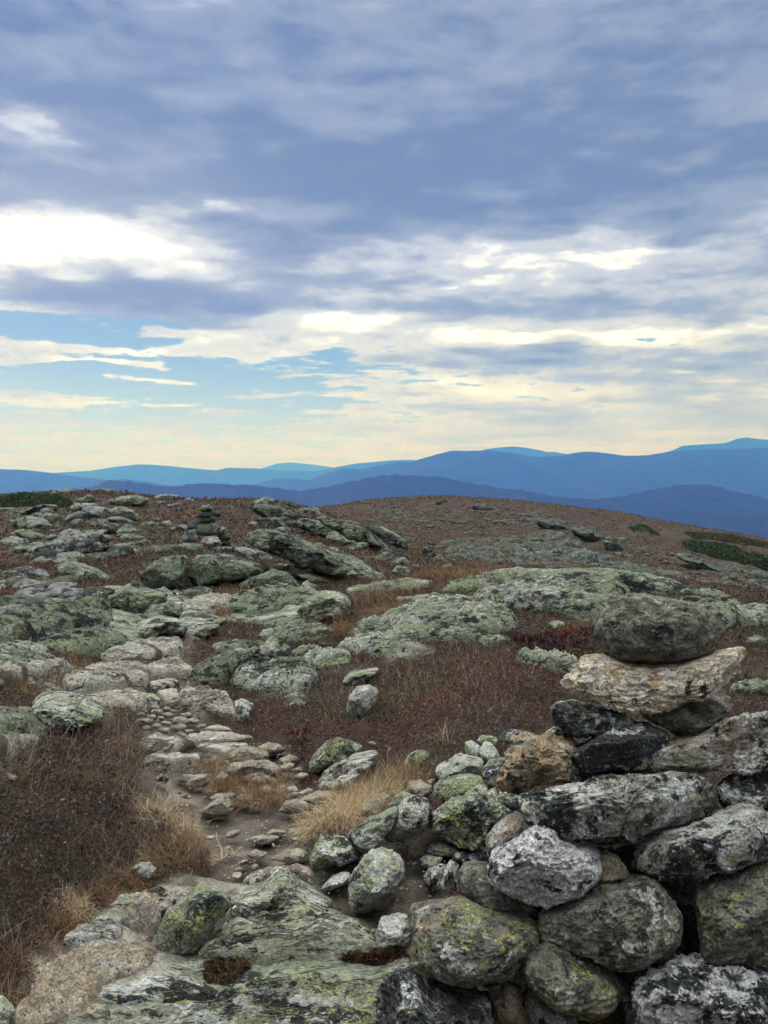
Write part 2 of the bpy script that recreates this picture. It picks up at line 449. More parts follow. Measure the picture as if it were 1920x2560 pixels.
M['pinkgrey'] = rock_mat('grey_tan_lichen_rock', (.20, .18, .15), (.40, .36, .32), dark=.32, pale=.50, green=.35, yellow=.15, tan=.35, S=1.5, off=14, pale_c=(.52, .50, .48))
M['olive'] = rock_mat('olive_boulder', (.085, .086, .072), (.215, .208, .175), dark=.36, pale=.26, green=.2, yellow=.22, tan=.08, S=1.6, off=19, tan_c=(.22, .14, .075), pale_c=(.42, .42, .38), yel_c=(.24, .265, .07))
M['olive_yel'] = rock_mat('boulder_with_map_lichen', (.085, .085, .070), (.21, .20, .165), dark=.36, pale=.30, green=.2, yellow=.50, tan=.10, S=1.6, off=27, tan_c=(.26, .15, .08), pale_c=(.42, .43, .40), yel_c=(.25, .275, .075))
M['black'] = rock_mat('gap_shade_rock', (.045, .048, .044), (.11, .11, .10), dark=.8, pale=.12, green=.1, S=1.6, off=24, pale_c=(.3, .3, .28))  # near-black colour stands in for the deep shade in the cairn gaps
M['brown'] = rock_mat('brown_stone', (.12, .10, .07), (.24, .20, .15), dark=.1, pale=.08, tan=.3, S=2., off=33, tan_c=(.24, .17, .10))
M['rubble'] = rock_mat('green_lichen_boulder', (.13, .145, .115), (.28, .30, .24), dark=.40, pale=.36, green=.55, yellow=.48, S=1.45, off=41, green_c=(.225, .255, .165), yel_c=(.29, .33, .12))
M['rubble_pale'] = rock_mat('pale_lichen_boulder', (.20, .21, .19), (.38, .39, .36), dark=.36, pale=.62, green=.45, yellow=.40, S=1.4, off=48, pale_c=(.46, .475, .45))
M['slab_yel'] = rock_mat('bedrock_with_map_lichen', (.21, .22, .19), (.38, .38, .34), dark=.46, pale=.40, green=.5, yellow=.50, S=2.6, off=53, streak=15, green_c=(.262, .28, .20), yel_c=(.31, .345, .15))
M['slab_green'] = rock_mat('pale_green_bedrock', (.22, .225, .18), (.38, .38, .31), dark=.30, pale=.42, green=.6, yellow=.26, S=2.2, off=58, streak=20, green_c=(.27, .292, .205))
M['slab_grey'] = rock_mat('grey_bedrock', (.21, .21, .185), (.40, .40, .37), dark=.36, pale=.50, green=.32, yellow=.15, S=2.2, off=63, streak=25)
M['trail'] = rock_mat('trodden_tan_bedrock', (.26, .22, .165), (.44, .385, .30), dark=.10, pale=.16, green=.12, tan=.4, S=1.5, off=68, tan_c=(.46, .37, .26), pale_c=(.46, .44, .39), green_c=(.26, .27, .20))
M['trail_stone'] = rock_mat('trail_stone', (.22, .195, .155), (.38, .34, .28), dark=.12, pale=.18, green=.12, S=1.3, off=73, pale_c=(.42, .40, .36))
M['mid_green'] = rock_mat('lichen_covered_outcrop', (.15, .165, .125), (.27, .29, .225), dark=.40, pale=.38, green=.72, yellow=.20, S=1.1, off=78, bump=1.2, streak=58, green_c=(.215, .26, .17), pale_c=(.36, .385, .34))
M['mid_boulder'] = rock_mat('lichen_boulder', (.155, .165, .135), (.29, .305, .25), dark=.40, pale=.46, green=.62, yellow=.24, S=1.4, off=83, streak=55, green_c=(.225, .27, .175), pale_c=(.38, .40, .36))
M['mid_tan'] = rock_mat('bare_trail_bedrock', (.27, .255, .21), (.44, .415, .35), dark=.12, pale=.24, green=.15, joints=1.2, S=1.2, off=88, streak=58, green_c=(.28, .30, .20))
M['far_green'] = rock_mat('distant_lichen_rock', (.135, .155, .12), (.25, .275, .215), dark=.40, pale=.34, green=.6, yellow=.12, S=.5, off=93, bump=1.3, green_c=(.19, .23, .155), pale_c=(.33, .36, .32))
M['far_dark'] = rock_mat('distant_dark_rock', (.060, .074, .060), (.14, .16, .125), dark=.5, pale=.26, green=.4, S=.5, off=97, bump=1.3, green_c=(.12, .15, .10), pale_c=(.24, .27, .245))
M['far_grey'] = rock_mat('distant_grey_rock', (.14, .15, .14), (.26, .27, .255), dark=.45, pale=.42, green=.2, S=.6, off=103, bump=1.2, pale_c=(.33, .345, .34))

def leaf_mat(name, rough=.8, trans=.25):
    m, t, bs = new_mat(name)
    a = t.n.new('ShaderNodeVertexColor'); a.layer_name = 'tint'
    t.l.new(a.outputs[0], bs.inputs['Base Color']); bs.inputs['Roughness'].default_value = rough
    tr = t.n.new('ShaderNodeBsdfTranslucent'); t.l.new(a.outputs[0], tr.inputs[0])
    mx = t.n.new('ShaderNodeMixShader'); mx.inputs[0].default_value = trans
    out = [n for n in t.n if n.type == 'OUTPUT_MATERIAL'][0]
    t.l.new(bs.outputs[0], mx.inputs[1]); t.l.new(tr.outputs[0], mx.inputs[2]); t.l.new(mx.outputs[0], out.inputs[0])
    return m
M['leaf'] = leaf_mat('plant_leaves'); M['blade'] = leaf_mat('dry_grass', .7, .3)

def ground_mat():
    m, t, bs = new_mat('ground_soil_and_heath')
    g = t.n.new('ShaderNodeNewGeometry'); P = g.outputs['Position']
    def at(n):
        a = t.n.new('ShaderNodeAttribute'); a.attribute_name = n; return a.outputs['Fac']
    n1 = t.noise(P, 1.3, 5, .6); n2 = t.noise(P, 14, 7, .65); n3 = t.noise(P, 90, 4, .6)
    heath = t.ramp(t.noise(P, 5, 7, .65, off=3), [(.25, (.020, .014, .011)), (.5, (.048, .030, .023)), (.75, (.085, .058, .040))])
    heath = t.mix(t.sstep(n1, .55, .7), heath, (.045, .045, .025))
    dirt = t.ramp(n2, [(.25, (.045, .038, .034)), (.5, (.080, .068, .060)), (.8, (.16, .135, .115))])
    dirt = t.mix(t.sstep(t.noise(P, 2.5, 4, .6, off=5), .5, .66), dirt, (.19, .155, .125))
    peb = t.voro(P, 55); dirt = t.mix(t.mul(t.sstep(peb, .30, .12), t.sstep(t.noise(P, 6, 3, .5, off=9), .48, .6)), dirt, (.26, .235, .20))
    # far slopes: dead sedge, heath, lichened rubble, green krummholz
    w = t.noise(P, .16, 6, .62, off=12); w2 = t.noise(P, .9, 7, .68, off=14); w3 = t.noise(P, 3.2, 5, .65, off=17)
    far = t.ramp(w2, [(.32, (.030, .023, .019)), (.46, (.060, .041, .029)), (.58, (.080, .060, .036)), (.74, (.125, .095, .056))])
    far = t.mix(t.sstep(w, .50, .60), far, t.mix(w3, (.030, .022, .022), (.085, .058, .048)))
    rk = t.ramp(w3, [(.34, (.020, .027, .023)), (.50, (.055, .068, .056)), (.64, (.105, .125, .10)), (.80, (.17, .19, .155))])
    rmask = t.sstep(t.add(at('rocky'), t.mul(t.sub(t.add(w2, t.mul(w3, .5)), .80), 3.2)), .70, .90)
    far = t.vec('SCALE', far, scale=.74); far = t.mix(rmask, far, rk)
    gmask = t.sstep(t.add(at('green'), t.mul(t.sub(w2, .5), 1.3)), .62, .85)
    far = t.mix(gmask, far, t.mix(w3, (.014, .026, .014), (.038, .060, .026)))
    bc, bh = rock_nodes(t, P, (.15, .155, .125), (.28, .285, .235), dark=.38, pale=.38, green=.6, yellow=.16, S=1.4, off=63, streak=50, green_c=(.21, .25, .165), pale_c=(.37, .385, .35))
    tc, th_ = rock_nodes(t, P, (.225, .205, .17), (.37, .345, .29), dark=.14, pale=.24, green=.1, tan=.25, S=1.6, joints=1.7, off=68, tan_c=(.43, .355, .26), pale_c=(.42, .41, .37))
    bedc = t.mix(at('tan'), bc, tc)
    sand = t.ramp(n2, [(.3, (.13, .11, .088)), (.6, (.26, .23, .185)), (.8, (.37, .335, .28))])
    bedc = t.mix(t.mul(at('tan'), t.sstep(t.noise(P, 2.6, 5, .6, off=21), .57, .70)), bedc, sand)
    col = t.mix(at('dirt'), heath, dirt); col = t.mix(at('far'), col, far); col = t.mix(at('bed'), col, bedc)
    t.l.new(col, bs.inputs['Base Color'])
    h = t.add(t.mul(t.add(t.mul(bh, t.sub(1, at('tan'))), t.mul(th_, at('tan'))), at('bed')), t.add(t.mul(n2, .6), t.add(t.mul(n3, .15), t.mul(t.sstep(peb, .35, .1), t.mul(t.sub(1, at('bed')), .12)))))
    b1 = t.bump(h, .8, .03)
    b2 = t.bump(t.add(w2, t.mul(w3, .8)), 1., t.mul(at('far'), 1.) if False else .25)
    mixn = t.n.new('ShaderNodeMix'); mixn.data_type = 'VECTOR'; t.l.new(at('far'), mixn.inputs['Factor']); t.l.new(b1, mixn.inputs[4]); t.l.new(b2, mixn.inputs[5])
    t.l.new(mixn.outputs[1], bs.inputs['Normal'])
    return m
M['ground'] = ground_mat()

def mountain_mat():
    m, t, bs = new_mat('forested_mountain')
    g = t.n.new('ShaderNodeNewGeometry'); P = g.outputs['Position']
    n = t.noise(P, .0012, 8, .6); n2 = t.noise(P, .02, 5, .7)
    c = t.ramp(n, [(.3, (.003, .007, .006)), (.55, (.007, .012, .009)), (.75, (.013, .016, .012))])
    c = t.mix(1., c, t.sstep(n2, .25, .75, .5, 1.5), 'MULTIPLY')
    t.l.new(c, bs.inputs['Base Color']); t.l.new(t.bump(n2, 1., 25.), bs.inputs['Normal'])
    return m
M['mountain'] = mountain_mat()

# ------------------------------------------------------------------ camera, sun, sky
cam = bpy.data.cameras.new('camera'); co = link(bpy.data.objects.new('camera', cam))
co.location = (0, 0, EYE); co.rotation_euler = (math.pi / 2, 0, 0)
cam.sensor_fit = 'AUTO'; cam.sensor_width = 36; cam.lens = 36 * F / 2560; cam.shift_y = -(1280 - HY) / 2560
cam.clip_start = .05; cam.clip_end = 300000
SC.camera = co
SUN_AZ, SUN_EL = math.radians(-38), math.radians(34)
sl = bpy.data.lights.new('sun', 'SUN'); so = link(bpy.data.objects.new('sun', sl))
sl.energy = 1.5; sl.angle = math.radians(14); sl.color = (1, .95, .87)
from mathutils import Vector
sdir = Vector((math.sin(SUN_AZ) * math.cos(SUN_EL), math.cos(SUN_AZ) * math.cos(SUN_EL), math.sin(SUN_EL)))
so.rotation_euler = sdir.to_track_quat('Z', 'Y').to_euler()

def make_world():
    w = bpy.data.worlds.new('World'); SC.world = w; w.use_nodes = True
    t = NT(w.node_tree); t.n.clear()
    bg = t.n.new('ShaderNodeBackground'); out = t.n.new('ShaderNodeOutputWorld'); t.l.new(bg.outputs[0], out.inputs[0])
    tc = t.n.new('ShaderNodeTexCoord'); Dv = t.vec('NORMALIZE', tc.outputs['Generated'])
    sp = t.n.new('ShaderNodeSeparateXYZ'); t.l.new(Dv, sp.inputs[0]); x, y, z = sp.outputs
    deg = 180 / math.pi
    az = t.mul(t.math('ARCTAN2', x, y), deg); el = t.mul(t.math('ARCSINE', z), deg)
    zc = t.add(t.math('MAXIMUM', z, 0.0), .055)
    cb = t.n.new('ShaderNodeCombineXYZ'); t.l.new(t.math('DIVIDE', x, zc), cb.inputs[0]); t.l.new(t.math('DIVIDE', y, zc), cb.inputs[1])
    Q = cb.outputs[0]                                   # position on a flat cloud deck
    mp = t.n.new('ShaderNodeMapping'); t.l.new(Q, mp.inputs[0]); mp.inputs['Rotation'].default_value = (0, 0, .12); mp.inputs['Scale'].default_value = (.62, 1, 1)
    Q2 = mp.outputs[0]
    big = t.noise(Q2, .42, 5, .50, .35, off=CLOUD_OFF); mid = t.noise(Q2, 1.5, 7, .55, .3, off=4.2); fine = t.noise(Q2, 4.2, 8, .62, .25, off=9.1)
    cw = t.n.new('ShaderNodeCombineXYZ'); t.l.new(t.mul(az, .055), cw.inputs[0]); t.l.new(t.mul(el, .20), cw.inputs[1])
    wn = t.n.new('ShaderNodeTexNoise'); wn.inputs['Scale'].default_value = 1.1; wn.inputs['Detail'].default_value = 5; wn.inputs['Roughness'].default_value = .6; t.l.new(cw.outputs[0], wn.inputs['Vector'])
    ws = t.n.new('ShaderNodeSeparateXYZ'); t.l.new(t.vec('SUBTRACT', wn.outputs['Color'], (.5, .5, .5)), ws.inputs[0])
    AE = t.n.new('ShaderNodeCombineXYZ'); wel = t.sstep(el, 3, 18, .25, 1.)
    t.l.new(t.add(az, t.mul(ws.outputs[0], 26.)), AE.inputs[0]); t.l.new(t.add(el, t.mul(t.mul(ws.outputs[1], 7.5), wel)), AE.inputs[1])
    streak = t.noise(cw.outputs[0], 2.6, 7, .62, .2, off=5.5)
    def gauss(a0, e0, sa, se, rot=0.):
        v = t.vec('MULTIPLY', t.vec('SUBTRACT', AE.outputs[0], (a0, e0, 0)), (1 / sa, 1 / se, 0))
        d = t.n.new('ShaderNodeVectorMath'); d.operation = 'DOT_PRODUCT'; t.l.new(v, d.inputs[0]); t.l.new(v, d.inputs[1])
        return t.math('POWER', 1 / math.e, d.outputs['Value'])
    def acc(base, items):
        for a0, e0, sa, se, k in items: base = t.math('MULTIPLY_ADD', gauss(a0, e0, sa, se), k, base)
        return base
    # clear air, from the horizon up
    sky = t.n.new('ShaderNodeTexSky'); sky.sky_type = 'NISHITA'; sky.sun_disc = False; sky.sun_elevation = SUN_EL; sky.sun_rotation = SUN_AZ
    clear = t.ramp(t.mul(el, 1 / 20.), [(0., (.68, .80, .98)), (.10, (.66, .78, .86)), (.22, srgb(190, 213, 235)), (.42, srgb(144, 182, 222)), (.8, srgb(100, 142, 194))])
    clear = t.mix(.12, clear, t.vec('SCALE', sky.outputs[0], scale=.10))
    # cloud deck
    dens = t.add(t.mul(t.sub(big, .5), 1.5), t.add(t.mul(t.sub(mid, .5), 1.25), t.mul(t.sub(fine, .5), t.sstep(el, 26, 12, .35, .95))))
    dens = t.add(dens, t.mul(t.sub(streak, .5), 1.7))
    thick = t.add(dens, t.add(.34, t.sstep(el, 14, 22, 0., .20)))
    thick = acc(thick, [(-16, 6.5, 17, 4.0, -.75), (8, 23, 24, 4.5, .24), (22, 19, 12, 2.4, .24), (-5, 16.4, 8, 1.8, .34), (-16, 13.4, 13, 1.3, .36), (16, 13.0, 15, 1.2, .34), (12, 9.3, 16, 1.0, .34),
                        (7, 15.2, 14, 1.3, -.42), (22, 16.6, 10, .9, -.30), (-2, 12.0, 12, 1.0, -.30), (20, 10.4, 15, .8, -.50), (-16, 30, 13, 3., -.16),
                        (-25.5, 17.0, 9.0, 1.7, -1.10), (-27, 23.0, 4.0, 1.8, -.62), (-17, 19.2, 5.0, 1.2, -.45), (-20, 20.8, 10, .8, .35)])
    lo = t.sstep(el, 14.5, 5.0)                                                        # 1 near the horizon
    darkc = t.mix(lo, srgb(117, 134, 156), srgb(124, 143, 168)); midc = t.mix(lo, srgb(153, 165, 182), srgb(180, 190, 200)); lite = t.mix(lo, srgb(206, 211, 224), srgb(252, 246, 222))
    c1 = t.mix(t.sstep(thick, .42, .90), midc, darkc)
    cloud = t.mix(t.sstep(thick, .02, .46), lite, c1)
    glow = t.add(gauss(-25, 18.0, 12, 6), t.mul(gauss(-16, 14, 20, 9), .35))
    cloud = t.mix(t.mul(glow, .50), cloud, t.mix(t.sstep(thick, .55, -.05), srgb(180, 185, 196), (1.15, 1.14, 1.08)))
    cloud = t.mix(t.sstep(thick, .04, -.30), cloud, (1.30, 1.29, 1.24))
    warm = t.mix(t.sstep(el, 8.5, 2.0), cloud, t.mix(t.sstep(thick, -.1, .8), (.92, .87, .80), srgb(206, 208, 208)))
    # cover
    cover = t.add(t.mul(t.sub(mid, .5), 1.1), t.add(t.mul(t.sub(fine, .5), 1.5), t.mul(t.sub(streak, .5), 1.6)))
    cover = t.add(cover, t.add(t.sstep(el, 9.5, 12.6, .06, .95), t.sstep(az, -10, 8, 0., .40)))
    cover = acc(cover, [(-9, 10.2, 8, 1.2, .45), (-24, 10.4, 7.0, .9, -.75), (-15, 11.6, 7.0, .45, -.85), (-15, 6.8, 14, 2.2, -.34), (-24, 9.4, 12, .45, .65), (-22, 8.2, 7, .30, .45), (-20, 6.9, 7, .25, .50), (-23, 5.2, 8, .35, .4), (-4, 6.2, 9, .35, .35)])
    cover = t.add(cover, t.sstep(el, 4.5, 1.0, 0., .25))
    cm = t.mul(t.sstep(cover, .03, .24), t.sstep(el, 14, 6, 1., .95))
    col = t.mix(cm, clear, warm)
    # unseen sky overhead and behind the camera is boosted to light the ground
    up = t.sstep(el, 36, 66, 1., SKY_UP); bk = t.sstep(y, .35, -.3, 1., SKY_BACK)
    neut = t.math('MAXIMUM', t.sstep(el, 34, 55), t.mul(t.sstep(y, .5, -.1), .9)); col = t.mix(t.mul(neut, .8), col, (.40, .40, .395))
    col = t.vec('SCALE', col, scale=t.math('MAXIMUM', up, t.mul(bk, t.sstep(el, -2, 20, .8, 1.))))
    t.l.new(col, bg.inputs[0]); bg.inputs[1].default_value = 1.0
CLOUD_OFF = 2.3; SKY_UP = 10.0; SKY_BACK = 1.4
make_world(); SC.world.cycles.sampling_method = 'MANUAL'; SC.world.cycles.sample_map_resolution = 256
SC.view_settings.view_transform = 'Standard'; SC.view_settings.look = 'None'; SC.view_settings.exposure = 0; SC.view_settings.gamma = 1
cy = SC.cycles
cy.max_bounces = 3; cy.diffuse_bounces = 2; cy.glossy_bounces = 1; cy.transmission_bounces = 2; cy.transparent_max_bounces = 4; cy.volume_bounces = 0
cy.use_denoising = True; cy.denoising_prefilter = 'FAST'; cy.use_adaptive_sampling = True; cy.adaptive_threshold = .03
try: cy.denoiser = 'OPENIMAGEDENOISE'
except Exception: pass
# ------------------------------------------------------------------ terrain sheet
DR = np.concatenate([DR, np.log([2500., 42000.])]); ZR = np.concatenate([ZR, np.full((1, 13), -560.), np.full((1, 13), -600.)])
_g0 = ground
def _wrap(x, y):
    x = np.atleast_1d(np.asarray(x, float)); y = np.atleast_1d(np.asarray(y, float))
    return _g0(x, np.maximum(y, .25 * np.hypot(x, y)))
ground = _wrap

def wpoly(s, off=0.): return np.array([hit(x, y, off) for x, y in pts(s)])
DIRT = [wpoly('D 270,480 400,365 560,290 750,235 790,300 805,420 800,560 560,585 350,560'), wpoly('D 560,560 700,540 800,570 960,640 1060,690 1190,690 1260,780 1240,860 1330,900 1400,915 1380,960 1300,1000 C 1350,60 1370,130 1300,190 1320,230 1290,330 1300,400 1380,430 1440,400 1500,500 1440,520 1240,500 1000,480 900,400 860,380 850,300 800,190 700,90 630,40 D 640,960 600,860 585,760'),
        wpoly('C 1430,700 1560,560 1640,480 B -60,240 60,180 220,180 300,260 440,300 460,480 200,560 100,800 0,880'),
        wpoly('F 480,470 640,470 820,520 D 960,120 860,200 740,260 620,390 560,560 300,500 260,440 520,300 540,200 440,100')]
ROCKY = [wpoly('G 330,480 560,480 740,440 860,480 1000,560 1180,600 1340,640 1659,760 1800,900 1500,820 1200,640 900,600 600,590 330,560', 0), wpoly('G 500,400 640,400 700,360 820,410 1000,460 1100,530 1200,560 1330,600 1440,640 1659,790 1900,950 1700,600 1400,560 1180,520 1000,450 760,400', 0),
         wpoly('F 0,150 300,150 600,200 600,290 300,240 0,220'), wpoly('F 0,290 140,290 500,440 560,500 460,600 0,640'), wpoly('F 1000,110 1200,120 1700,240 1700,440 1000,300'), wpoly('G 60,340 200,340 300,400 180,420 60,400')]
BED = [(wpoly('C -200,1100 60,1000 130,900 112,760 200,700 270,680 330,600 450,520 480,470 600,430 720,400 870,390 1010,400 1280,325 1330,470 1500,560 1580,650 1680,640 1700,760 1640,1150 1640,1300 -200,1300'), .10, .04, 0),
       (wpoly('D -100,255 240,115 440,50 700,55 770,105 980,80 1080,50 1320,45 1320,120 1230,200 940,190 760,245 745,330 800,420 960,440 990,520 960,610 760,560 600,565 440,590 200,520 -100,430'), .16, .20, 1),
       (wpoly('D -150,570 130,555 210,660 60,770 -150,800'), .15, .1, 0),
       (wpoly('D 800,445 860,380 1080,255 1230,205 1480,205 1720,150 1780,330 1560,350 1400,300 1455,370 1320,425 1190,505 970,480'), .18, .22, 1)]
TANP = [wpoly('D 270,480 400,365 560,290 750,235 790,300 805,420 800,560 560,585 350,560'), wpoly('C -200,1100 60,1000 112,760 200,700 480,600 500,520 700,400 870,390 1010,400 1280,330 1100,430 950,470 880,560 760,690 640,790 430,840 380,940 280,1000 200,1150')]
def bedmask(X, Y):
    out = np.zeros(len(X)); rr = np.hypot(X, Y); k = np.where((rr < 16) & (np.abs(np.arctan2(X, Y)) < .9))[0]
    if not len(k): return out
    n1 = fbm2(X[k], Y[k], 2.5, 4, 41); n2 = fbm2(X[k], Y[k], .75, 3, 42)
    for p, w, a, pock in BED:
        d = poly_dist(X[k], Y[k], p) + a * .6 * n1
        m = np.clip(.5 - d / w, 0, 1)
        if pock: m = m * np.clip(.5 - (n2 + .3 * n1 - .72) / .12, 0, 1)
        out[k] = np.maximum(out[k], m)
    d = poly_dist(X[k], Y[k], TANP[0]) + .05 * n1; out[k] *= np.clip(.5 + d / .12, 0, 1)      # soil between the flags of the trail
    return out
GREENP = [wpoly('G 1075,435 1130,432 1170,445 1210,472 1160,478 1110,465'), wpoly('G 1210,462 1270,455 1310,468 1260,480'), wpoly('G 270,335 320,322 335,335 290,345'), wpoly('G 980,458 1060,460 1050,470 1000,470')]

def build_ground():
    ph = np.concatenate([np.linspace(-math.pi, -.56, 46)[:-1], np.linspace(-.56, .56, 540), np.linspace(.56, math.pi, 46)[1:-1]])
    r = np.concatenate([np.exp(np.linspace(math.log(.35), math.log(400), 980)), np.exp(np.linspace(math.log(410), math.log(42000), 60))])
    X = np.outer(r, np.sin(ph)).ravel(); Y = np.outer(r, np.cos(ph)).ravel(); n = len(ph)
    rr = np.repeat(r, n)
    z = ground(X, Y)
    near = (np.abs(np.arctan2(X, Y)) < .75) & (rr < 14)
    bed = bedmask(X, Y); tan = np.zeros(len(X)); dirt = np.zeros(len(X)); idx = np.where(near)[0]
    for p in TANP:
        d = poly_dist(X[idx], Y[idx], p) + .08 * fbm2(X[idx], Y[idx], 2, 3, 44); tan[idx] = np.maximum(tan[idx], np.clip(.5 - d / .15, 0, 1))
    for i, poly in enumerate(DIRT):
        d = poly_dist(X[idx], Y[idx], poly) + .05 * fbm2(X[idx], Y[idx], 3, 3, 31)
        w = .10 if i < 3 else .25
        dirt[idx] = np.maximum(dirt[idx], np.clip(.5 - d / w, 0, 1))
    dirt = dirt * (1 - bed)
    z[idx] -= .045 * dirt[idx]
    z[idx] += (1 - dirt[idx]) * (1 - bed[idx]) * (.030 * fbm2(X[idx], Y[idx], 4.5, 3, 33)) + dirt[idx] * (.010 * fbm2(X[idx], Y[idx], 7, 4, 35, ridged=True))
    kb = np.where(bed > .01)[0]; xb, yb = X[kb], Y[kb]
    sang = np.radians(np.interp(rr[kb], [3, 6], [15, 58]) * np.clip(1 - (xb / yb - .06) / .14, -.15, 1)); sc = np.clip(rr[kb] / 5, .45, 2.2)
    s = (-xb * np.sin(sang) + yb * np.cos(sang)) / sc + .35 * fbm2(xb, yb, .8, 3, 45)
    def saw(t, e): f = t - np.floor(t); return np.where(f < e, f / e, (1 - f) / (1 - e))
    z[kb] += bed[kb] * ((sc * .85 + .15) * (.060 * saw(s / .36, .85) * (.5 + .5 * np.clip(fbm2(xb, yb, 1.3, 2, 46) + .5, 0, 1.4)) + .014 * saw(s / .13 + .6 * fbm2(xb, yb, 2, 2, 47), .75) + .022 * fbm2(xb, yb, 2.2, 3, 48)) + .006 * fbm2(xb, yb, 14, 3, 49))
    fz = (rr > 12) & (rr < 400)
    def soft(polys, w):
        out = np.zeros(len(X)); k = np.where((np.abs(np.arctan2(X, Y)) < .8) & (rr > 10) & (rr < 260))[0]
        for p in polys:
            d = poly_dist(X[k], Y[k], p); out[k] = np.maximum(out[k], np.clip(.5 - d / (w * np.maximum(rr[k], 20)), 0, 1))
        return out
    rocky = soft(ROCKY, .10); green = soft(GREENP, .03)
    k = np.where(fz)[0]
    z[k] += rocky[k] * .0045 * np.minimum(rr[k], 70) * (fbm2(X[k], Y[k], .55, 4, 37, ridged=True) - .7)
    z[k] += .0014 * np.minimum(rr[k], 90) * fbm2(X[k], Y[k], .6, 4, 38)
    z[k] += green[k] * .006 * np.minimum(rr[k], 120)
    far = np.clip((rr - 13) / 8, 0, 1)
    m = len(r); q = np.arange(m * n).reshape(m, n); nx = np.roll(q, -1, 1)
    Q = np.stack([q[:-1], nx[:-1], nx[1:], q[1:]], -1).reshape(-1, 4)
    V = np.concatenate([np.stack([X, Y, z], 1), [[0, 0, float(ground(0, 0)[0])]]])
    T = np.stack([np.full(n, m * n), nx[0], q[0]], -1)
    z0 = lambda a: np.concatenate([a, [0]])
    o = mesh_obj('ground', V, [Q, T], M['ground'], attrs=dict(dirt=z0(dirt), bed=z0(bed), tan=z0(tan), far=z0(far), rocky=z0(rocky), green=z0(green)))
    tag(o, kind='structure')
build_ground()

# ------------------------------------------------------------------ mountain ranges
def ridge(name, s, D, W, label, seed, jag=0., ends=(0, 0)):
    p = pts(s); u = (p[:, 0] - CX) / F; zc = EYE - (p[:, 1] - HY) / F * D
    du = np.ptp(u); base = -600.
    uu = np.linspace(u[0] - ends[0], u[-1] + ends[1], 420)
    c = np.interp(uu, u, zc)
    ker = np.hanning(11); ker /= ker.sum(); c = np.convolve(np.pad(c, 5, 'edge'), ker, 'valid')
    # beyond the traced part the range sinks to the valley
    fade = np.clip((uu - (u[0] - ends[0])) / max(ends[0], 1e-6), 0, 1) if ends[0] else np.ones_like(uu)
    fade2 = np.clip((u[-1] + ends[1] - uu) / max(ends[1], 1e-6), 0, 1) if ends[1] else np.ones_like(uu)
    c = base + (c - base) * (fade * fade2) ** .7
    c = c + jag * fbm2(uu * D, 0 * uu, 1 / 60., 3, seed) + .012 * D / F * 40 * fbm2(uu * D, 0 * uu, 6 / D, 4, seed + 2)
    t = np.concatenate([np.linspace(-1, -.04, 60), np.linspace(-.02, .02, 5), np.linspace(.06, 1, 14)])
    TT, UU = np.meshgrid(t, uu, indexing='ij'); CC = np.repeat(c[None], len(t), 0)
    X = UU * D; Y = D + TT * W
    prof = (1 - np.abs(TT)) ** 1.25
    H = base + (CC - base) * prof
    spur = fbm2(X.ravel() + .3 * Y.ravel(), Y.ravel() * .35, 5 / W, 5, seed + 5, gain=.5, ridged=True).reshape(X.shape)
    H = H + (spur - 1.2) * .10 * W * .25 * np.clip(np.abs(TT) * 3, 0, 1) * prof
    V = np.stack([X, Y, H], -1).reshape(-1, 3); n = len(uu)
    q = np.arange(len(t) * n).reshape(len(t), n)
    Q = np.stack([q[:-1, :-1], q[:-1, 1:], q[1:, 1:], q[1:, :-1]], -1).reshape(-1, 4)
    o = mesh_obj(name, V, Q, M['mountain']); tag(o, label, None, None, 'structure')
    return o
ridge('hills', 'H 0,1112 100,1085 150,1073 180,1060 210,1048 240,1036 270,1038 310,1046 370,1052 400,1046 450,1045 520,1048 570,1050 620,1058 660,1060 700,1052 760,1038 820,1028 845,1024 900,1027 950,1030 G 400,240 520,262 640,275 780,300 900,313 1000,308 1100,290 1180,272 1250,258 1340,250 1420,252 1500,270 1580,290 1659,315 1800,360', 6000, 2600, 'dark blue nearest wooded ridge behind the rocky summit', 11, jag=7)
ridge('mountains', 'H 560,1085 600,1068 640,1056 700,1042 760,1027 795,1017 G 100,190 150,170 200,150 290,125 350,110 400,112 500,110 560,115 640,128 700,138 780,135 860,120 920,114 980,120 1070,132 1150,130 1250,115 1400,105 1550,103 1659,97 1900,110', 12000, 4500, 'long blue mountain filling the right of the horizon', 12, jag=4, ends=(.08, 0))
ridge('mountains', 'G 1200,128 1265,108 1300,92 1340,87 1400,84 1480,80 1530,62 1570,55 1600,60 1659,66 1900,90', 19000, 4000, 'pale blue pointed peak rising behind the long mountain at far right', 13, ends=(.05, 0))
ridge('mountains', 'G 440,118 490,105 540,98 600,93 650,98 720,110 740,117 770,115 820,124 900,140', 21000, 4000, 'small pale blue peak just showing over the long mountain', 14, ends=(.05, .05))
ridge('hills', 'H -200,1020 0,1013 50,1014 110,1021 170,1030 240,1037 270,1034 320,1040 360,1048 420,1060', 12500, 3500, 'mid blue hills at the far left edge of the horizon', 15, ends=(0, .1))
ridge('hills', 'H 60,1028 105,1022 200,1016 250,1008 300,1003 330,1004 370,1007 420,1012 470,1016 490,1010 560,1012 620,1016 680,1018 720,1010 770,1001 850,994 880,993 960,1000', 22000, 4500, 'pale blue low range left of the middle', 16, ends=(.05, .1))
ridge('hills', 'H 540,1020 565,1012 600,1001 630,999 670,1003 710,1008 760,1018', 33000, 5000, 'faintest pale blue rounded summit on the horizon', 17, ends=(.05, .08))
ridge('hills', 'H 520,1054 550,1046 570,1039 600,1034 640,1033 665,1038 690,1027 715,1020 735,1012 780,1014 830,1004 860,998 900,1000', 13500, 3000, 'blue stepped foothills in front of the pale range', 18, ends=(.06, .1))

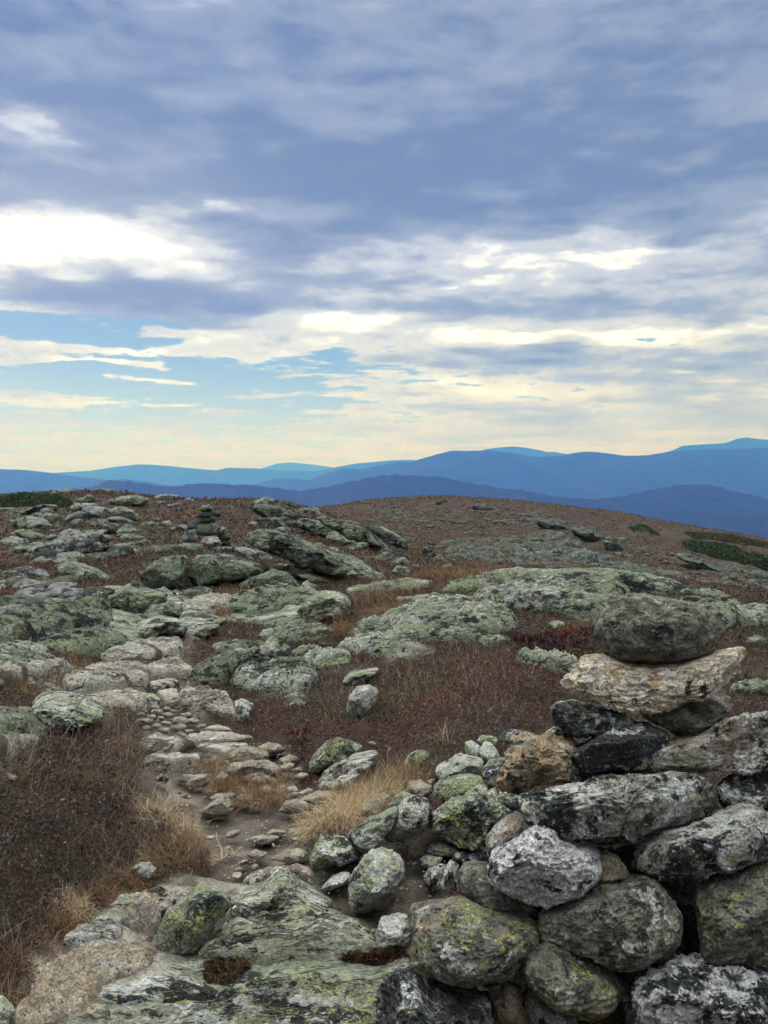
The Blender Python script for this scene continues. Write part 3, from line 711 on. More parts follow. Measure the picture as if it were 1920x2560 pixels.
# ------------------------------------------------------------------ air
def build_haze():
    x, y0, y1, z0, z1 = 43000., -43000., 43000., -640., 1130.
    V = np.array([[sx * x, yy, zz] for zz in (z0, z1) for yy in (y0, y1) for sx in (-1, 1)])
    Q = np.array([[0, 2, 3, 1], [4, 5, 7, 6], [0, 1, 5, 4], [2, 6, 7, 3], [0, 4, 6, 2], [1, 3, 7, 5]])
    m = bpy.data.materials.new('blue_air'); m.use_nodes = True; n = m.node_tree.nodes; n.clear()
    v = n.new('ShaderNodeVolumePrincipled'); o = n.new('ShaderNodeOutputMaterial'); m.node_tree.links.new(v.outputs[0], o.inputs['Volume'])
    v.inputs['Color'].default_value = (*HAZE_C, 1); v.inputs['Density'].default_value = HAZE_D
    v.inputs['Absorption Color'].default_value = (1, 1, 1, 1); v.inputs['Anisotropy'].default_value = .35
    o = mesh_obj('haze', V, Q, m, smooth=False); tag(o, 'blue haze over the valleys between the ranges', None, None, 'stuff')
HAZE_C = (.048, .205, 1.0); HAZE_D = 1.35e-4
build_haze()
# ------------------------------------------------------------------ the big cairn at the right
GC = 'stones of the big cairn'
def cs(s, mat, D, thick, label, **k): return stone('cairn_stone', s, M[mat], label, 'stone', D=D, thick=thick, group=GC, foot=k.pop('foot', False), **k)
cs('A 833,250 845,205 900,150 1000,80 1060,75 1180,95 1330,120 1400,155 1450,205 1470,250 1440,300 1430,345 1350,380 1200,402 1080,400 960,385 900,365 865,330 840,300', 'dark_top', 2.36, .15, 'dark rounded boulder sitting on the very top of the big cairn', cuts=9, rough=.7, dmin=.8)
cs('A 693,515 705,470 760,420 790,380 830,350 880,345 920,370 1050,400 1200,400 1350,390 1430,330 1500,310 1550,315 1568,370 1540,430 1500,470 1480,510 1420,550 1300,560 1200,600 1120,615 1040,620 950,605 860,580 760,560 720,545', 'quartz', 2.34, .19, 'cream coloured quartz slab right under the top boulder', cuts=26, dmin=.60, rough=1.5)
cs('A 650,590 680,570 760,568 850,590 960,610 1040,640 1050,690 960,705 890,725 850,745 760,745 715,715 690,700 665,650', 'black_white', 2.36, .13, 'small white and black stone under the left end of the cream slab', cuts=26, dmin=.60, rough=1.2)
cs('A 1040,615 1200,600 1330,555 1450,550 1500,570 1505,620 1450,665 1400,690 1330,745 1260,760 1200,725 1150,700 1070,670', 'olive', 2.42, .16, 'dark grey stone under the right half of the cream slab', rough=1.1)
cs('A 730,815 800,775 900,715 1000,680 1100,678 1160,700 1215,740 1200,780 1150,830 1100,880 1000,910 900,918 830,915 780,880 750,850', 'black_white', 2.24, .16, 'black sided stone with a pale lichen top in the middle third row of the cairn', cuts=26, dmin=.60, seed=411)
cs('A 395,935 440,850 445,780 500,735 560,730 620,740 650,725 720,735 790,765 780,810 790,860 830,900 850,920 740,940 640,958 540,980 470,985 420,965', 'rust', 2.26, .19, 'rusty tan boulder jutting out at the left shoulder of the cairn', cuts=26, dmin=.60, rough=1.5)
cs('A 630,722 670,695 710,710 770,748 700,760 650,745', 'white', 2.36, .06, 'little white wedge showing behind the rusty tan boulder')
cs('A 1095,870 1120,810 1180,765 1240,755 1320,740 1400,690 1480,640 1560,610 1680,605 1800,640 1850,720 1800,800 1700,850 1560,890 1430,912 1300,905 1180,900', 'pinkgrey', 2.26, .18, 'long tilted stone with pinkish grey lichen rising to the right edge', cuts=26, dmin=.60, rough=1.1)
cs('A 455,985 560,972 640,955 740,935 880,915 960,900 1080,890 1200,897 1330,908 1400,938 1430,1000 1436,1103 1352,1160 1240,1184 1093,1212 960,1194 816,1178 682,1172 593,1104 505,1038', 'grey', 2.16, .24, 'longest flat stone spanning the middle of the cairn, pointed at its left', cuts=26, dmin=.60, rough=1.3)
cs('A 1425,945 1500,905 1600,885 1750,870 1850,950 1850,1070 1700,1110 1560,1100 1440,1100', 'black_white', 2.26, .2, 'dark shaded stone wedged at the right edge beside the longest flat stone', seed=77)
cs('B 483,360 500,300 560,240 620,190 700,145 760,155 830,190 900,220 960,270 975,320 935,385 900,420 800,450 740,490 650,455 560,425 500,400', 'white', 2.06, .24, 'bright white and black lichen boulder below the left of the longest stone', cuts=13, rough=1.0)
cs('B 480,265 490,220 530,170 600,125 660,105 740,140 680,200 600,240 560,255 510,290', 'pinkgrey', 2.20, .11, 'small spotted stone tucked behind the upper left of the white boulder')
cs('B 900,345 925,300 980,272 1040,298 1075,345 1090,388 1000,412 915,402', 'brown', 2.04, .09, 'small brown stone wedged between the white boulder and the diagonal stone', rough=.8)
cs('B 1068,365 1080,310 1100,255 1200,215 1330,180 1450,130 1560,90 1620,92 1700,130 1780,200 1760,280 1620,318 1480,355 1350,380 1240,393 1180,378 1120,388', 'grey', 2.05, .17, 'diagonal grey stone with a broken cream coloured left end', cuts=26, dmin=.60, rough=.9)
cs('B 366,360 400,328 480,325 520,350 600,390 680,440 760,490 720,550 600,558 500,535 420,485 378,420', 'olive', 2.12, .14, 'smooth olive stone poking out behind the white boulder on the left flank', cuts=7, rough=.6, dmin=.85)
cs('B 690,570 720,520 800,470 850,430 950,412 1080,393 1150,384 1210,408 1265,470 1305,540 1310,600 1285,665 1200,720 1130,750 1000,755 940,725 880,685 780,655 705,630', 'olive', 1.98, .22, 'large dark oval boulder in the centre of the lower cairn', cuts=9, rough=.7, dmin=.82, seed=913)
cs('B 162,580 172,515 240,498 340,480 400,487 480,518 560,542 705,563 710,640 660,705 630,755 560,790 445,810 340,805 260,775 205,705 175,640', 'olive_yel', 1.96, .22, 'big rounded boulder with yellow green lichen at the lower left of the cairn', cuts=8, rough=.7, dmin=.84)
cs('B 1345,480 1365,420 1440,378 1560,328 1680,305 1800,325 1860,450 1850,600 1760,690 1600,728 1480,742 1400,746 1368,705 1350,600', 'olive_yel', 2.02, .24, 'dark boulder with bright yellow green patches at the right edge, brown on top', cuts=10, rough=.8, dmin=.8)
cs('B 635,720 658,678 750,645 830,675 950,720 1020,765 1075,830 1065,885 1015,935 940,970 850,945 760,905 695,845 650,792', 'olive_yel', 1.90, .19, 'oval speckled stone leaning below the large dark oval boulder', cuts=9, rough=.7, seed=655, dmin=.82)
cs('B 1080,820 1125,768 1250,732 1330,712 1430,722 1500,720 1600,742 1700,788 1770,860 1790,1000 1600,1100 1300,1100 1125,965 1096,880', 'white', 1.90, .24, 'pale whitish boulder with a mossy green crown at the bottom right corner', cuts=14, rough=1.1)
cs('B 26,900 46,810 106,738 180,732 260,787 400,822 505,868 525,960 545,1060 300,1120 50,1020', 'black_white', 1.94, .26, 'dark black lichened boulder at the foot of the cairn, bottom left', cuts=15, rough=1.1, seed=333)
cs('B 495,850 545,850 582,810 622,840 645,920 678,1020 650,1100 540,1080 510,950', 'brown', 1.90, .07, 'upright brown stone standing on end at the bottom of the cairn', cuts=12)
cs('B 622,880 650,836 700,846 760,896 850,945 880,1010 810,1070 680,1050 640,960', 'grey', 1.98, .12, 'shaded grey stone beneath the oval speckled stone')
cs('B 1062,910 1100,888 1150,950 1200,1020 1180,1100 1075,1070', 'olive', 1.95, .1, 'brownish stone under the left corner of the mossy whitish boulder')
cs('B 590,800 600,760 660,745 740,800 760,870 640,870', 'black', 2.16, .1, 'shade-coloured filler stone deep behind the upright brown stone')
cs('B 880,330 890,200 1100,180 1250,250 1200,420 1000,450', 'black', 2.38, .12, 'shade-coloured filler stone deep in the gap under the longest flat stone')
cs('B 1200,400 1350,360 1480,420 1450,760 1300,780 1240,600', 'black', 2.38, .14, 'shade-coloured filler stone deep in the gap left of the right edge boulder', seed=88)
cs('A 760,840 1000,860 1120,860 1140,930 950,950 780,940', 'black', 2.44, .1, 'shade-coloured filler stone hidden under the black sided stone')
cs('B 700,700 1100,700 1150,980 1000,1080 750,1080', 'black', 2.26, .14, 'shade-coloured filler stone at the heart of the cairn below the oval boulder')
cs('B 180,760 520,760 620,900 600,1080 300,1060', 'black', 2.22, .1, 'shade-coloured filler stone behind the black lichened boulder')

# ------------------------------------------------------------------ rubble left of the big cairn
GR = 'tumbled boulders left of the big cairn'
def rb(s, mat, label, **k): return stone('boulder', s, M[mat], label, 'boulder', group=GR, **k)
rb('E 1095,565 1097,505 1130,498 1180,525 1215,560 1220,620 1130,620', 'rubble', 'small pointed green boulder standing at the top of the rubble beside the cairn', D=3.95, thick=.1)
rb('E 1175,560 1210,510 1250,520 1290,560 1310,620 1250,650 1200,620', 'rubble_pale', 'pale spotted stone beside the pointed green one', D=3.85, thick=.1)
rb('E 1165,500 1190,475 1240,472 1290,490 1290,530 1200,530', 'rubble', 'rounded grey stone behind the pale spotted one at the top of the rubble', D=4.05, thick=.1)
rb('E 1295,490 1310,460 1360,432 1410,440 1450,462 1440,520 1340,520', 'black_white', 'pale capped black stone peeping out at the left of the rusty boulder', D=3.5, thick=.1, seed=52)
rb('E 915,720 925,650 990,625 1040,590 1130,600 1210,610 1210,660 1215,720 1120,750 1040,750 940,745', 'rubble_pale', 'broad grey lichened boulder high in the rubble', D=3.75, thick=.2, cuts=18)
rb('E 1195,670 1240,620 1300,602 1340,610 1340,680 1240,690', 'rubble', 'smooth green stone between the broad grey boulder and the cairn', D=3.6, thick=.1)
rb('E 1195,710 1210,665 1260,650 1330,660 1340,760 1280,800 1225,760', 'black_white', 'black and pale blotched stone next to the cairn foot', D=3.4, thick=.12)
rb('E 865,850 900,790 960,730 1040,705 1130,700 1210,720 1260,760 1200,800 1100,850 1020,860 950,893 900,882', 'rubble', 'wedge shaped green boulder overhanging a dark gap', D=3.55, thick=.2, cuts=16)
rb('E 1230,800 1290,760 1400,800 1440,900 1420,1000 1330,1000', 'rubble', 'shadowed green stone between the large triangular boulder and the cairn', D=3.3, thick=.14)
rb('E 870,1015 900,920 1000,850 1080,835 1130,780 1180,752 1230,770 1290,840 1370,900 1360,960 1300,1005 1260,1045 1200,1115 1140,1130 1040,1095 960,1045', 'rubble', 'large triangular green boulder in the middle of the rubble', D=3.15, thick=.27, cuts=17, rough=1.2)
rb('E 650,880 680,825 730,805 765,820 760,880 700,910', 'rubble', 'small green knob behind the long blotched boulder', D=3.3, thick=.08)
rb('E 612,1055 620,1000 680,920 700,875 740,830 800,812 870,850 900,900 915,950 890,1010 870,1035 760,1055 700,1080 640,1080', 'rubble_pale', 'long blotched boulder with a white crest left of the triangular one', D=3.12, thick=.2, cuts=16)
rb('E 385,1070 440,1020 520,980 620,930 700,885 720,940 660,1020 640,1070 590,1100 530,1145 470,1135 420,1110', 'rubble', 'sloping green boulder that joins the blocky one by the path', D=3.05, thick=.16, cuts=16)
rb('E 168,1200 200,1140 240,1065 300,1060 390,1070 440,1110 492,1172 432,1212 380,1242 250,1258 178,1245', 'rubble', 'blocky green boulder at the edge of the dirt path', thick=.14, cuts=18)
rb('E 403,1420 408,1330 440,1260 490,1190 540,1155 620,1152 700,1180 737,1210 738,1290 705,1350 690,1430 620,1505 500,1525 420,1495', 'rubble_pale', 'tall rounded boulder with a white rim standing alone below the rubble', thick=.17, cuts=13)
rb('E 868,1158 890,1115 950,1098 1030,1110 1092,1132 1052,1165 960,1172', 'rubble', 'low flat green stone in the soil below the triangular boulder', thick=.1)
rb('E 1012,1182 1030,1150 1120,1146 1222,1133 1242,1190 1180,1218 1080,1224 1016,1218', 'white', 'flat white stone with a yellow spot leaning on the cairn', thick=.1)
rb('E 822,1202 880,1178 962,1190 940,1232 860,1238', 'rubble_pale', 'thin pale stone half sunk among red leaves', thick=.07)
rb('E 838,1312 880,1258 960,1228 1012,1258 965,1330 932,1372 860,1352', 'grey', 'grey squat stone left of the cairn foot', thick=.09)
rb('E 928,1352 960,1280 1012,1206 1062,1248 1055,1310 1062,1360 1002,1405 950,1402', 'rubble_pale', 'upright mottled stone touching the smooth olive stone', thick=.09, D=2.45)
rb('E 998,1382 1040,1330 1095,1360 1085,1405 1020,1424', 'grey', 'little white grey stone under the smooth olive one', thick=.06)
rb('E 238,1372 290,1325 380,1285 422,1290 402,1332 340,1363 280,1388', 'rubble_pale', 'narrow grey stone lying between the peaked slab and the tall rounded boulder', thick=.08)
rb('B 18,662 50,560 110,540 165,548 185,600 180,645 150,692 60,695', 'rubble_pale', 'pale green lichened boulder touching the left of the yellow lichened cairn boulder', thick=.12)
rb('B 165,545 180,500 240,490 260,520 200,560', 'rubble', 'small pale knob behind the yellow lichened cairn boulder', D=2.35, thick=.05)
rb('B 215,335 240,300 310,300 300,340 240,350', 'rubble_pale', 'small flat pale stone beside the little red leaves', thick=.05)

# ------------------------------------------------------------------ foreground bedrock
def sl(s, mat, label, **k): return slab('rock_slab', s, M[mat], label, **k)
sl('C 60,990 125,900 150,760 300,690 480,640 640,650 620,720 560,780 430,830 400,890 340,950 250,1000 150,1050', 'trail', 'broad worn tan bedrock shelf across the lower left', h=.045, strike=35, ledge=1.6, k=12, edge=.6, wav=1.4, seed=21)
sl('C 258,650 310,590 370,545 450,530 505,560 505,620 420,660 330,695 270,690', 'slab_grey', 'low grey green hump on the left edge of the tan shelf', h=.14, strike=35)
sl('C 455,515 490,460 600,430 615,470 560,520 500,545', 'slab_green', 'small green topped hump at the back left of the tan shelf', h=.12, strike=35)
sl('C 505,570 560,470 700,405 870,388 955,430 880,440 760,490 700,560 650,620 560,610', 'pinkgrey', 'rounded grey tan hump rising at the back of the tan shelf', h=.13, strike=30)
sl('C 280,990 380,940 450,960 600,950 740,918 850,895 960,900 900,980 800,1040 700,1100 300,1100', 'slab_green', 'green edged step at the bottom of the picture left of centre', h=.08, strike=20, ledge=1.2)
sl('C 400,895 425,830 520,785 640,770 760,778 840,788 875,830 930,852 880,890 770,922 640,937 520,947 425,932', 'slab_grey', 'white topped low slab near the bottom, left of the yellow speckled slab', h=.10, strike=22, seed=44)
sl('C 690,775 740,735 830,718 880,745 860,785 770,790', 'slab_green', 'small ledge in front of the hollow under the green boulder', h=.07)
sl('C 700,1000 800,930 930,850 1000,780 1080,748 1290,738 1550,742 1640,750 1660,850 1640,1040 1400,1180 900,1180 690,1100', 'slab_yel', 'big yellow green speckled slab at the bottom centre', h=.15, strike=12, ledge=.8, seed=45)
sl('C 840,725 895,640 945,560 1060,515 1250,490 1400,500 1485,580 1570,620 1570,700 1350,740 1040,750 870,745', 'slab_green', 'wide pale green slab below the peaked rock', h=.14, strike=-10, ledge=.9, seed=46)
stone('boulder', 'C 940,520 975,460 1060,440 1110,400 1160,352 1192,352 1240,400 1300,455 1400,500 1380,530 1250,540 1140,550 1050,560 970,560', M['slab_green'], 'peaked green rock rising to a point in the lower centre', 'boulder', thick=.2, cuts=12, rough=1.0, seed=47)
stone('boulder', 'C 610,672 650,620 680,540 740,490 820,440 880,432 942,445 958,490 932,565 900,625 870,675 800,700 720,700 640,695', M['rubble'], 'green and dark boulder lying in the hollow of the tan shelf', 'boulder', thick=.15, cuts=12, seed=48)
stone('boulder', 'C 536,350 580,325 620,318 650,350 642,385 600,405 560,390', M['rubble_pale'], 'round pale stone at the foot of the heather on the left', 'boulder', thick=.07, cuts=8)
stone('boulder', 'C -60,890 10,885 62,930 68,975 40,1030 -60,1060', M['slab_green'], 'green stone cut off by the bottom left corner', 'boulder', thick=.1, cuts=8)
sl('C 1010,400 1040,355 1120,335 1200,328 1285,323 1290,370 1200,372 1130,395 1050,432', 'pinkgrey', 'grey tan slab at the near end of the dirt path', h=.09, strike=10)

# ------------------------------------------------------------------ stones on the path
GP = 'stones lying in the path'
def ps(s, label, mat='trail_stone', **k): return stone('path_stone', s, M[mat], label, 'stone', group=GP, cuts=k.pop('cuts', 12), **k)
ps('C 820,112 870,75 930,52 970,80 967,112 900,130 840,124', 'largest pale triangular stone in the dark dirt of the path')
ps('C 858,62 900,38 985,38 985,72 930,72', 'flat stone just behind the largest triangular path stone')
ps('C 978,50 1020,36 1055,58 1025,84 990,80', 'small stone touching the near golden tuft in the path')
ps('C 1153,112 1180,70 1250,63 1287,85 1262,112 1200,127', 'rounded grey stone at the right side of the dirt path')
ps('C 1263,132 1300,100 1362,97 1352,127 1300,142', 'pale flat stone beside the big golden grass clump')
ps('C 1022,227 1080,213 1163,218 1150,242 1070,248', 'broad flat stone set flush in the dirt, farther of the two pale ones', thick=.07)
ps('C 1018,287 1060,273 1118,285 1092,307 1040,308', 'nearer flush pale stone in the dirt beside the dead branch', thick=.05)
ps('C 968,352 1000,339 1032,350 1012,367 980,368', 'small oval stone at the near end of the dirt')
ps('C 1108,313 1180,280 1240,270 1280,285 1275,315 1200,325', 'grey brown low stone by the blocky green boulder', thick=.07)
ps('C 738,90 765,80 792,90 762,98', 'tiny flush stone at the left edge of the dirt', thick=.03)
ps('C 748,53 772,47 798,55 772,62', 'tiny flush stone farther up the left of the dirt', thick=.03)
ps('C 1090,200 1130,190 1195,195 1180,206 1110,210', 'thin sliver of stone level with the dirt near its right side', thick=.04)
ps('D 1155,762 1200,740 1242,750 1238,778 1172,783', 'pale square stone among the cobbles right of the path')
ps('D 1158,793 1190,775 1218,780 1212,813 1172,815', 'blocky cobble directly below the pale square stone')
ps('D 1213,803 1245,792 1260,810 1230,820', 'small cobble right of the blocky one')
ps('D 1217,835 1250,815 1278,820 1268,842 1230,844', 'small square cobble in front of the mossy boulder')
ps('D 1253,897 1275,880 1303,890 1292,908', 'small cobble at the tip of the split boulder')
ps('D 1236,922 1330,895 1412,895 1402,922 1340,938 1270,934', 'long thin slab lying against the split boulder', thick=.1)
ps('D 767,868 800,825 860,820 875,850 852,873 790,884', 'rounded pale stone in the middle of the path')
ps('D 641,842 670,822 703,835 692,858 658,858', 'flat dark stone at the left of the path')
ps('D 727,852 760,824 802,824 782,858', 'thin grey stone left of the rounded pale one')
ps('D 885,853 920,812 943,830 925,865 893,875', 'leaning stone at the left of the golden tuft')
ps('D 935,800 960,775 1040,758 1120,768 1168,800 1165,850 1100,840 1050,830 955,825', 'large whitish humped stone behind the golden tuft', cuts=14)
ps('D 995,835 1040,803 1110,808 1163,840 1155,865 1080,858 1008,845', 'second whitish hump in front of the large one', cuts=12)
ps('D 942,745 990,708 1060,708 1122,740 1105,764 1040,760 955,765', 'wide grey rounded stone behind the whitish humps')
ps('D 1065,713 1110,690 1160,698 1188,720 1165,743 1110,740', 'smooth rounded stone farther right behind the humps')
ps('D 850,775 880,750 905,750 900,775 870,790', 'small stone at the end of the layered slab')
ps('D 1070,880 1115,873 1162,898 1150,915 1080,910', 'pale stone half buried in the golden tuft')
ps('D 1185,672 1220,635 1242,645 1215,682', 'small upright pale stone on the heath edge right of the path')
for i, (x, y, r) in enumerate([(650, 565, 28), (610, 602, 28), (700, 577, 25), (745, 602, 42), (690, 612, 24), (650, 622, 22), (742, 630, 36), (682, 642, 28), (606, 630, 18), (772, 577, 24), (655, 657, 20), (715, 560, 16), (585, 575, 20), (802, 602, 26), (784, 646, 24), (625, 585, 22), (668, 590, 18), (575, 600, 16), (640, 545, 22), (690, 552, 18)]):
    a = np.linspace(0, 2 * math.pi, 9, endpoint=False); rr = np.random.RandomState(i + 5).uniform(.85, 1.1, 9)
    s = 'D ' + ' '.join('%.1f,%.1f' % (x + r * q * math.cos(b), y + .46 * r * q * math.sin(b)) for b, q in zip(a, rr))
    stone('cobble', s, M['trail_stone'], 'rounded cobble in the jam of small stones across the path, above the layered slabs', 'cobble', group='cobbles jammed across the path', cuts=16)
stone('cobble', 'D 805,628 830,614 855,614 852,626 826,632', M['rust'], 'orange tinted cobble lying on the stone jam across the path', 'cobble', group='cobbles jammed across the path')

# worn slabs of the trail, going up to the left
GT = 'worn bedrock slabs of the trail'
def tr(s, label, h=.07, mat='mid_tan', **k): return slab('trail_slab', s, M[mat], label, 'rock slab', h=h, group=GT, strike=k.pop('strike', 55), k=9, edge=.35, wav=.6, lift=.012, grow=1.10, **k)
tr('D 590,770 640,742 760,738 828,742 825,770 700,780 610,785', 'lowest thin layered slab where the bedrock meets the dirt', h=.05, strike=5, ledge=1.4)
tr('D 585,690 650,665 765,653 792,690 805,722 720,738 615,742', 'left layered slab just below the stone jam', h=.09, strike=5, ledge=1.4)
tr('D 782,665 860,648 960,658 1045,680 1010,693 900,700 800,695', 'right layered slab just below the stone jam', h=.09, strike=2, ledge=1.2)
tr('D 815,722 830,698 950,690 1025,700 985,722 930,745 850,745', 'flat slab below the right layered one', h=.06, strike=2)
tr('D 845,642 900,618 950,638 965,658 860,660', 'small flat slab touching the stone jam on its right', h=.07)
tr('D 355,505 440,473 540,462 610,495 600,560 540,572 450,558 400,538', 'tan slab beside the mossy boulder on the left', h=.12)
tr('D 515,492 570,473 640,488 668,530 642,550 575,532', 'green cheeked stone slab ending above the stone jam', h=.16, mat='mid_boulder')
tr('D 272,445 340,400 400,373 500,352 575,362 625,390 605,432 540,464 460,474 380,490 300,475', 'large cracked tan slab in the middle of the trail', h=.13, ledge=1.0)
tr('D 430,335 540,287 640,257 745,247 752,290 690,322 625,354 540,362 465,355', 'smooth pale tan slab higher up the trail', h=.14, ledge=.7)
tr('D 600,395 680,343 745,322 775,378 795,412 720,418 650,416', 'wedge shaped tan slab right of the cracked one', h=.10)
tr('D 655,482 730,463 748,500 785,532 740,545 690,535', 'small grey slab next to the diagonal one', h=.10)
tr('D 620,440 700,425 740,440 700,470 640,470', 'small tan slab between the cracked slab and the diagonal one', h=.09)
slab('rock_slab', 'D 740,460 800,447 880,475 935,498 975,560 980,600 900,590 830,560 770,525 738,492', M['mid_tan'], 'diagonal layered slab dipping to the right above the stone jam', h=.16, strike=-25, ledge=1.4)

# ------------------------------------------------------------------ boulders in the middle distance
def md(s, mat, label, **k): return stone('boulder', s, M[mat], label, 'boulder', **k)
md('D 118,540 160,508 240,483 330,488 385,525 455,560 440,600 350,600 260,625 200,665 165,640 138,590', 'mid_boulder', 'mossy green boulder overlooking the heather on the left', thick=.45, cuts=11, seed=70)
md('D 1436,562 1445,500 1480,460 1530,450 1572,470 1562,512 1532,562 1480,582 1450,582', 'rubble_pale', 'white lichened boulder alone in the dark heath', thick=.16, cuts=10)
md('D 1272,800 1300,740 1350,690 1400,666 1450,678 1505,700 1480,740 1420,780 1340,800 1300,815', 'rubble', 'green and grey boulder with red moss on its right side, above the split boulder', thick=.2, cuts=10)
o = md('D 1315,855 1345,800 1400,768 1480,738 1575,726 1568,750 1500,775 1420,820 1360,850 1330,868', 'slab_grey', 'split grey boulder tilted to the upper right beside the path', thick=.17, cuts=14, seed=71)
lower = stone('lower_half', 'D 1312,885 1325,862 1365,845 1425,815 1500,775 1562,752 1550,780 1500,822 1440,858 1380,890 1330,898', M['slab_grey'], None, None, thick=.15, cuts=12, seed=72)
for k_ in ('category',):
    if k_ in lower: del lower[k_]
lower.parent = o; lower.matrix_parent_inverse = __import__('mathutils').Matrix.Translation(-o.location)
md('D 970,525 1000,513 1052,530 1045,590 1000,615 975,590', 'slab_grey', 'squarish stone with a white top at the right end of the diagonal slab', thick=.15)
md('D 1415,432 1450,400 1520,388 1592,382 1545,405 1505,435 1444,450', 'mid_boulder', 'low green stone with a thin white edge, in the heath behind the white boulder', thick=.25)
md('D 1175,537 1230,516 1280,520 1255,545 1200,550', 'slab_grey', 'small flat white stone in the heath', thick=.12)
md('E 722,660 760,590 810,555 860,555 890,575 880,620 800,660 750,700', 'rubble_pale', 'small cream stone in heath above the big golden grass', thick=.1)
md('E 750,790 760,745 830,740 910,765 920,800 860,830 790,830', 'trail_stone', 'low tan stone inside the big golden grass clump', thick=.12)
md('E 430,930 480,880 560,830 650,820 640,880 560,940 470,960', 'trail_stone', 'dull tan slab half hidden in the big golden grass clump', thick=.14)
md('E 870,760 880,735 915,725 915,755 890,775', 'trail_stone', 'tiny stone at the foot of the rubble by the golden grass', thick=.04)
md('D 0,832 40,816 72,835 45,862 0,866', 'slab_grey', 'small pale rock in the heather at the left edge', thick=.08)
md('E 515,515 540,503 575,520 560,540', 'rubble', 'tiny green stone right of the moss covered boulder', thick=.05)
md('D 1226,190 1232,140 1268,100 1320,58 1390,60 1442,80 1460,120 1430,165 1350,178 1300,208 1250,218', 'mid_boulder', 'rounded green boulder perched on the ledges above the heath', thick=.45, cuts=10, seed=73)
md('D 438,90 520,48 620,48 700,70 695,115 620,148 560,160 470,165 446,130', 'mid_green', 'square shouldered green boulder at the end of the long left slab', thick=.5, cuts=16)
md('D 545,225 580,188 660,163 740,173 782,205 765,248 650,255 560,268', 'mid_boulder', 'domed green boulder at the head of the tan slabs', thick=.45, cuts=8)
md('D 650,135 700,98 760,108 780,160 745,188 680,158', 'mid_green', 'rough green rock behind the domed boulder', thick=.4)
md('D 698,82 725,60 757,78 742,98 712,98', 'white', 'small bright white stone on the mid ledges', thick=.2)
md('D 765,235 850,200 912,200 905,235 850,248 790,266', 'mid_green', 'flat green rock right of the domed boulder', thick=.3)
md('F 530,462 560,448 584,470 540,484', 'far_dark', 'small dark block on top of the square shouldered boulder', thick=.25)
md('D 850,205 880,180 940,170 940,195 900,210', 'mid_green', 'small ledge stone below the pale tan shelf', thick=.3)
md('A 636,232 670,203 722,215 722,243 680,262', 'mid_boulder', 'small pale green stone in the heath left of the top boulder', thick=.2)

# bedrock ledges of the middle distance
def ml(s, label, mat='mid_green', h=.25, **k):
    k.setdefault('strike', 55); k.setdefault('k', 8); k.setdefault('edge', .4); k.setdefault('lift', .03); k['ledge'] = k.get('ledge', 1.0) * 1.35
    return slab('rock_ledge', s, M[mat], label, 'rock ledge', h=h, **k)
ml('D 960,435 1000,388 1080,368 1180,348 1262,352 1318,410 1268,455 1190,497 1100,487 980,467', 'big blocky green slab at the edge of the dark heath', h=.42, strike=55, k=6, mat='mid_boulder', seed=80)
ml('D 1245,350 1300,318 1380,303 1450,323 1445,372 1380,393 1310,408 1275,372', 'green slab cracked off the right end of the big blocky one', h=.36, strike=55, k=5, mat='mid_boulder')
ml('D 795,435 860,383 940,343 1080,315 1200,305 1250,340 1080,368 1000,388 965,430 930,470 850,460', 'long dark edged slab left of the big blocky green one', h=.30, strike=60)
ml('D 1400,295 1500,252 1600,245 1700,240 1720,290 1660,325 1560,338 1460,315', 'green slab at the upper edge of the dark heath', h=.36, strike=55, mat='mid_boulder')
ml('D 1185,345 1260,310 1340,290 1400,292 1380,303 1300,318 1240,350', 'thin green ledge behind the cracked off slab', h=.2, strike=55)
ml('D 945,165 980,108 1080,58 1200,42 1310,55 1290,100 1240,145 1150,155 1040,170', 'smooth pale green ledge left of the perched boulder', h=.26, strike=52, seed=81)
ml('D 775,110 860,83 960,93 995,110 945,155 850,185 800,155', 'pale tan shelf at the top of the trail', mat='mid_tan', h=.2)
ml('D -60,240 0,222 120,175 240,126 360,96 445,66 455,120 330,155 200,194 80,245 -60,275', 'long smooth slab running up from the left edge, upper one', h=.38, strike=65, ledge=.5)
ml('D -60,300 60,255 160,187 300,157 420,127 462,150 440,195 300,205 200,245 90,275 20,305 -60,330', 'long smooth slab running up from the left edge, lower one', h=.36, strike=65, ledge=.5, seed=82)
ml('D 145,295 220,252 340,236 460,230 525,250 505,295 440,315 300,345 240,320', 'humped green slab left of the smooth pale tan slab', h=.36, strike=60)
ml('D -60,330 50,295 150,285 200,325 245,368 100,392 0,430 -60,430', 'green lichened slab at the left edge above the bare pale one', h=.34, strike=60, mat='mid_boulder')
ml('D -60,430 100,385 220,372 305,357 265,392 120,434 0,476 -60,490', 'bare pale slab at the left edge', mat='mid_tan', h=.14)
ml('D 335,225 420,197 530,195 545,235 430,238', 'narrow green ledge between the left slabs', h=.2)
ml('D -60,620 40,578 122,566 155,615 190,662 60,708 -60,735', 'dark sided slab at the left edge beyond the heather', h=.32, strike=55, k=6)
ml('D -60,735 60,705 190,665 130,705 40,752 -60,790', 'lower pale slab at the left edge beyond the heather', mat='mid_tan', h=.12)
ml('D 880,300 960,275 1060,280 1080,300 980,318 900,322', 'thin strip of bedrock in the heath', h=.10, strike=55)
ml('D 1080,255 1200,215 1330,205 1380,235 1250,275 1120,285', 'low layered ledge below the perched boulder', h=.14, strike=58, ledge=1.3)
ml('D 1090,190 1180,180 1240,205 1180,225 1100,225', 'narrow layered ledge left of the perched boulder', h=.12, strike=58, ledge=1.3)
ml('D 1480,215 1600,180 1720,165 1740,200 1600,245 1500,250', 'layered ledge right of the perched boulder', h=.20, strike=58, ledge=1.3)
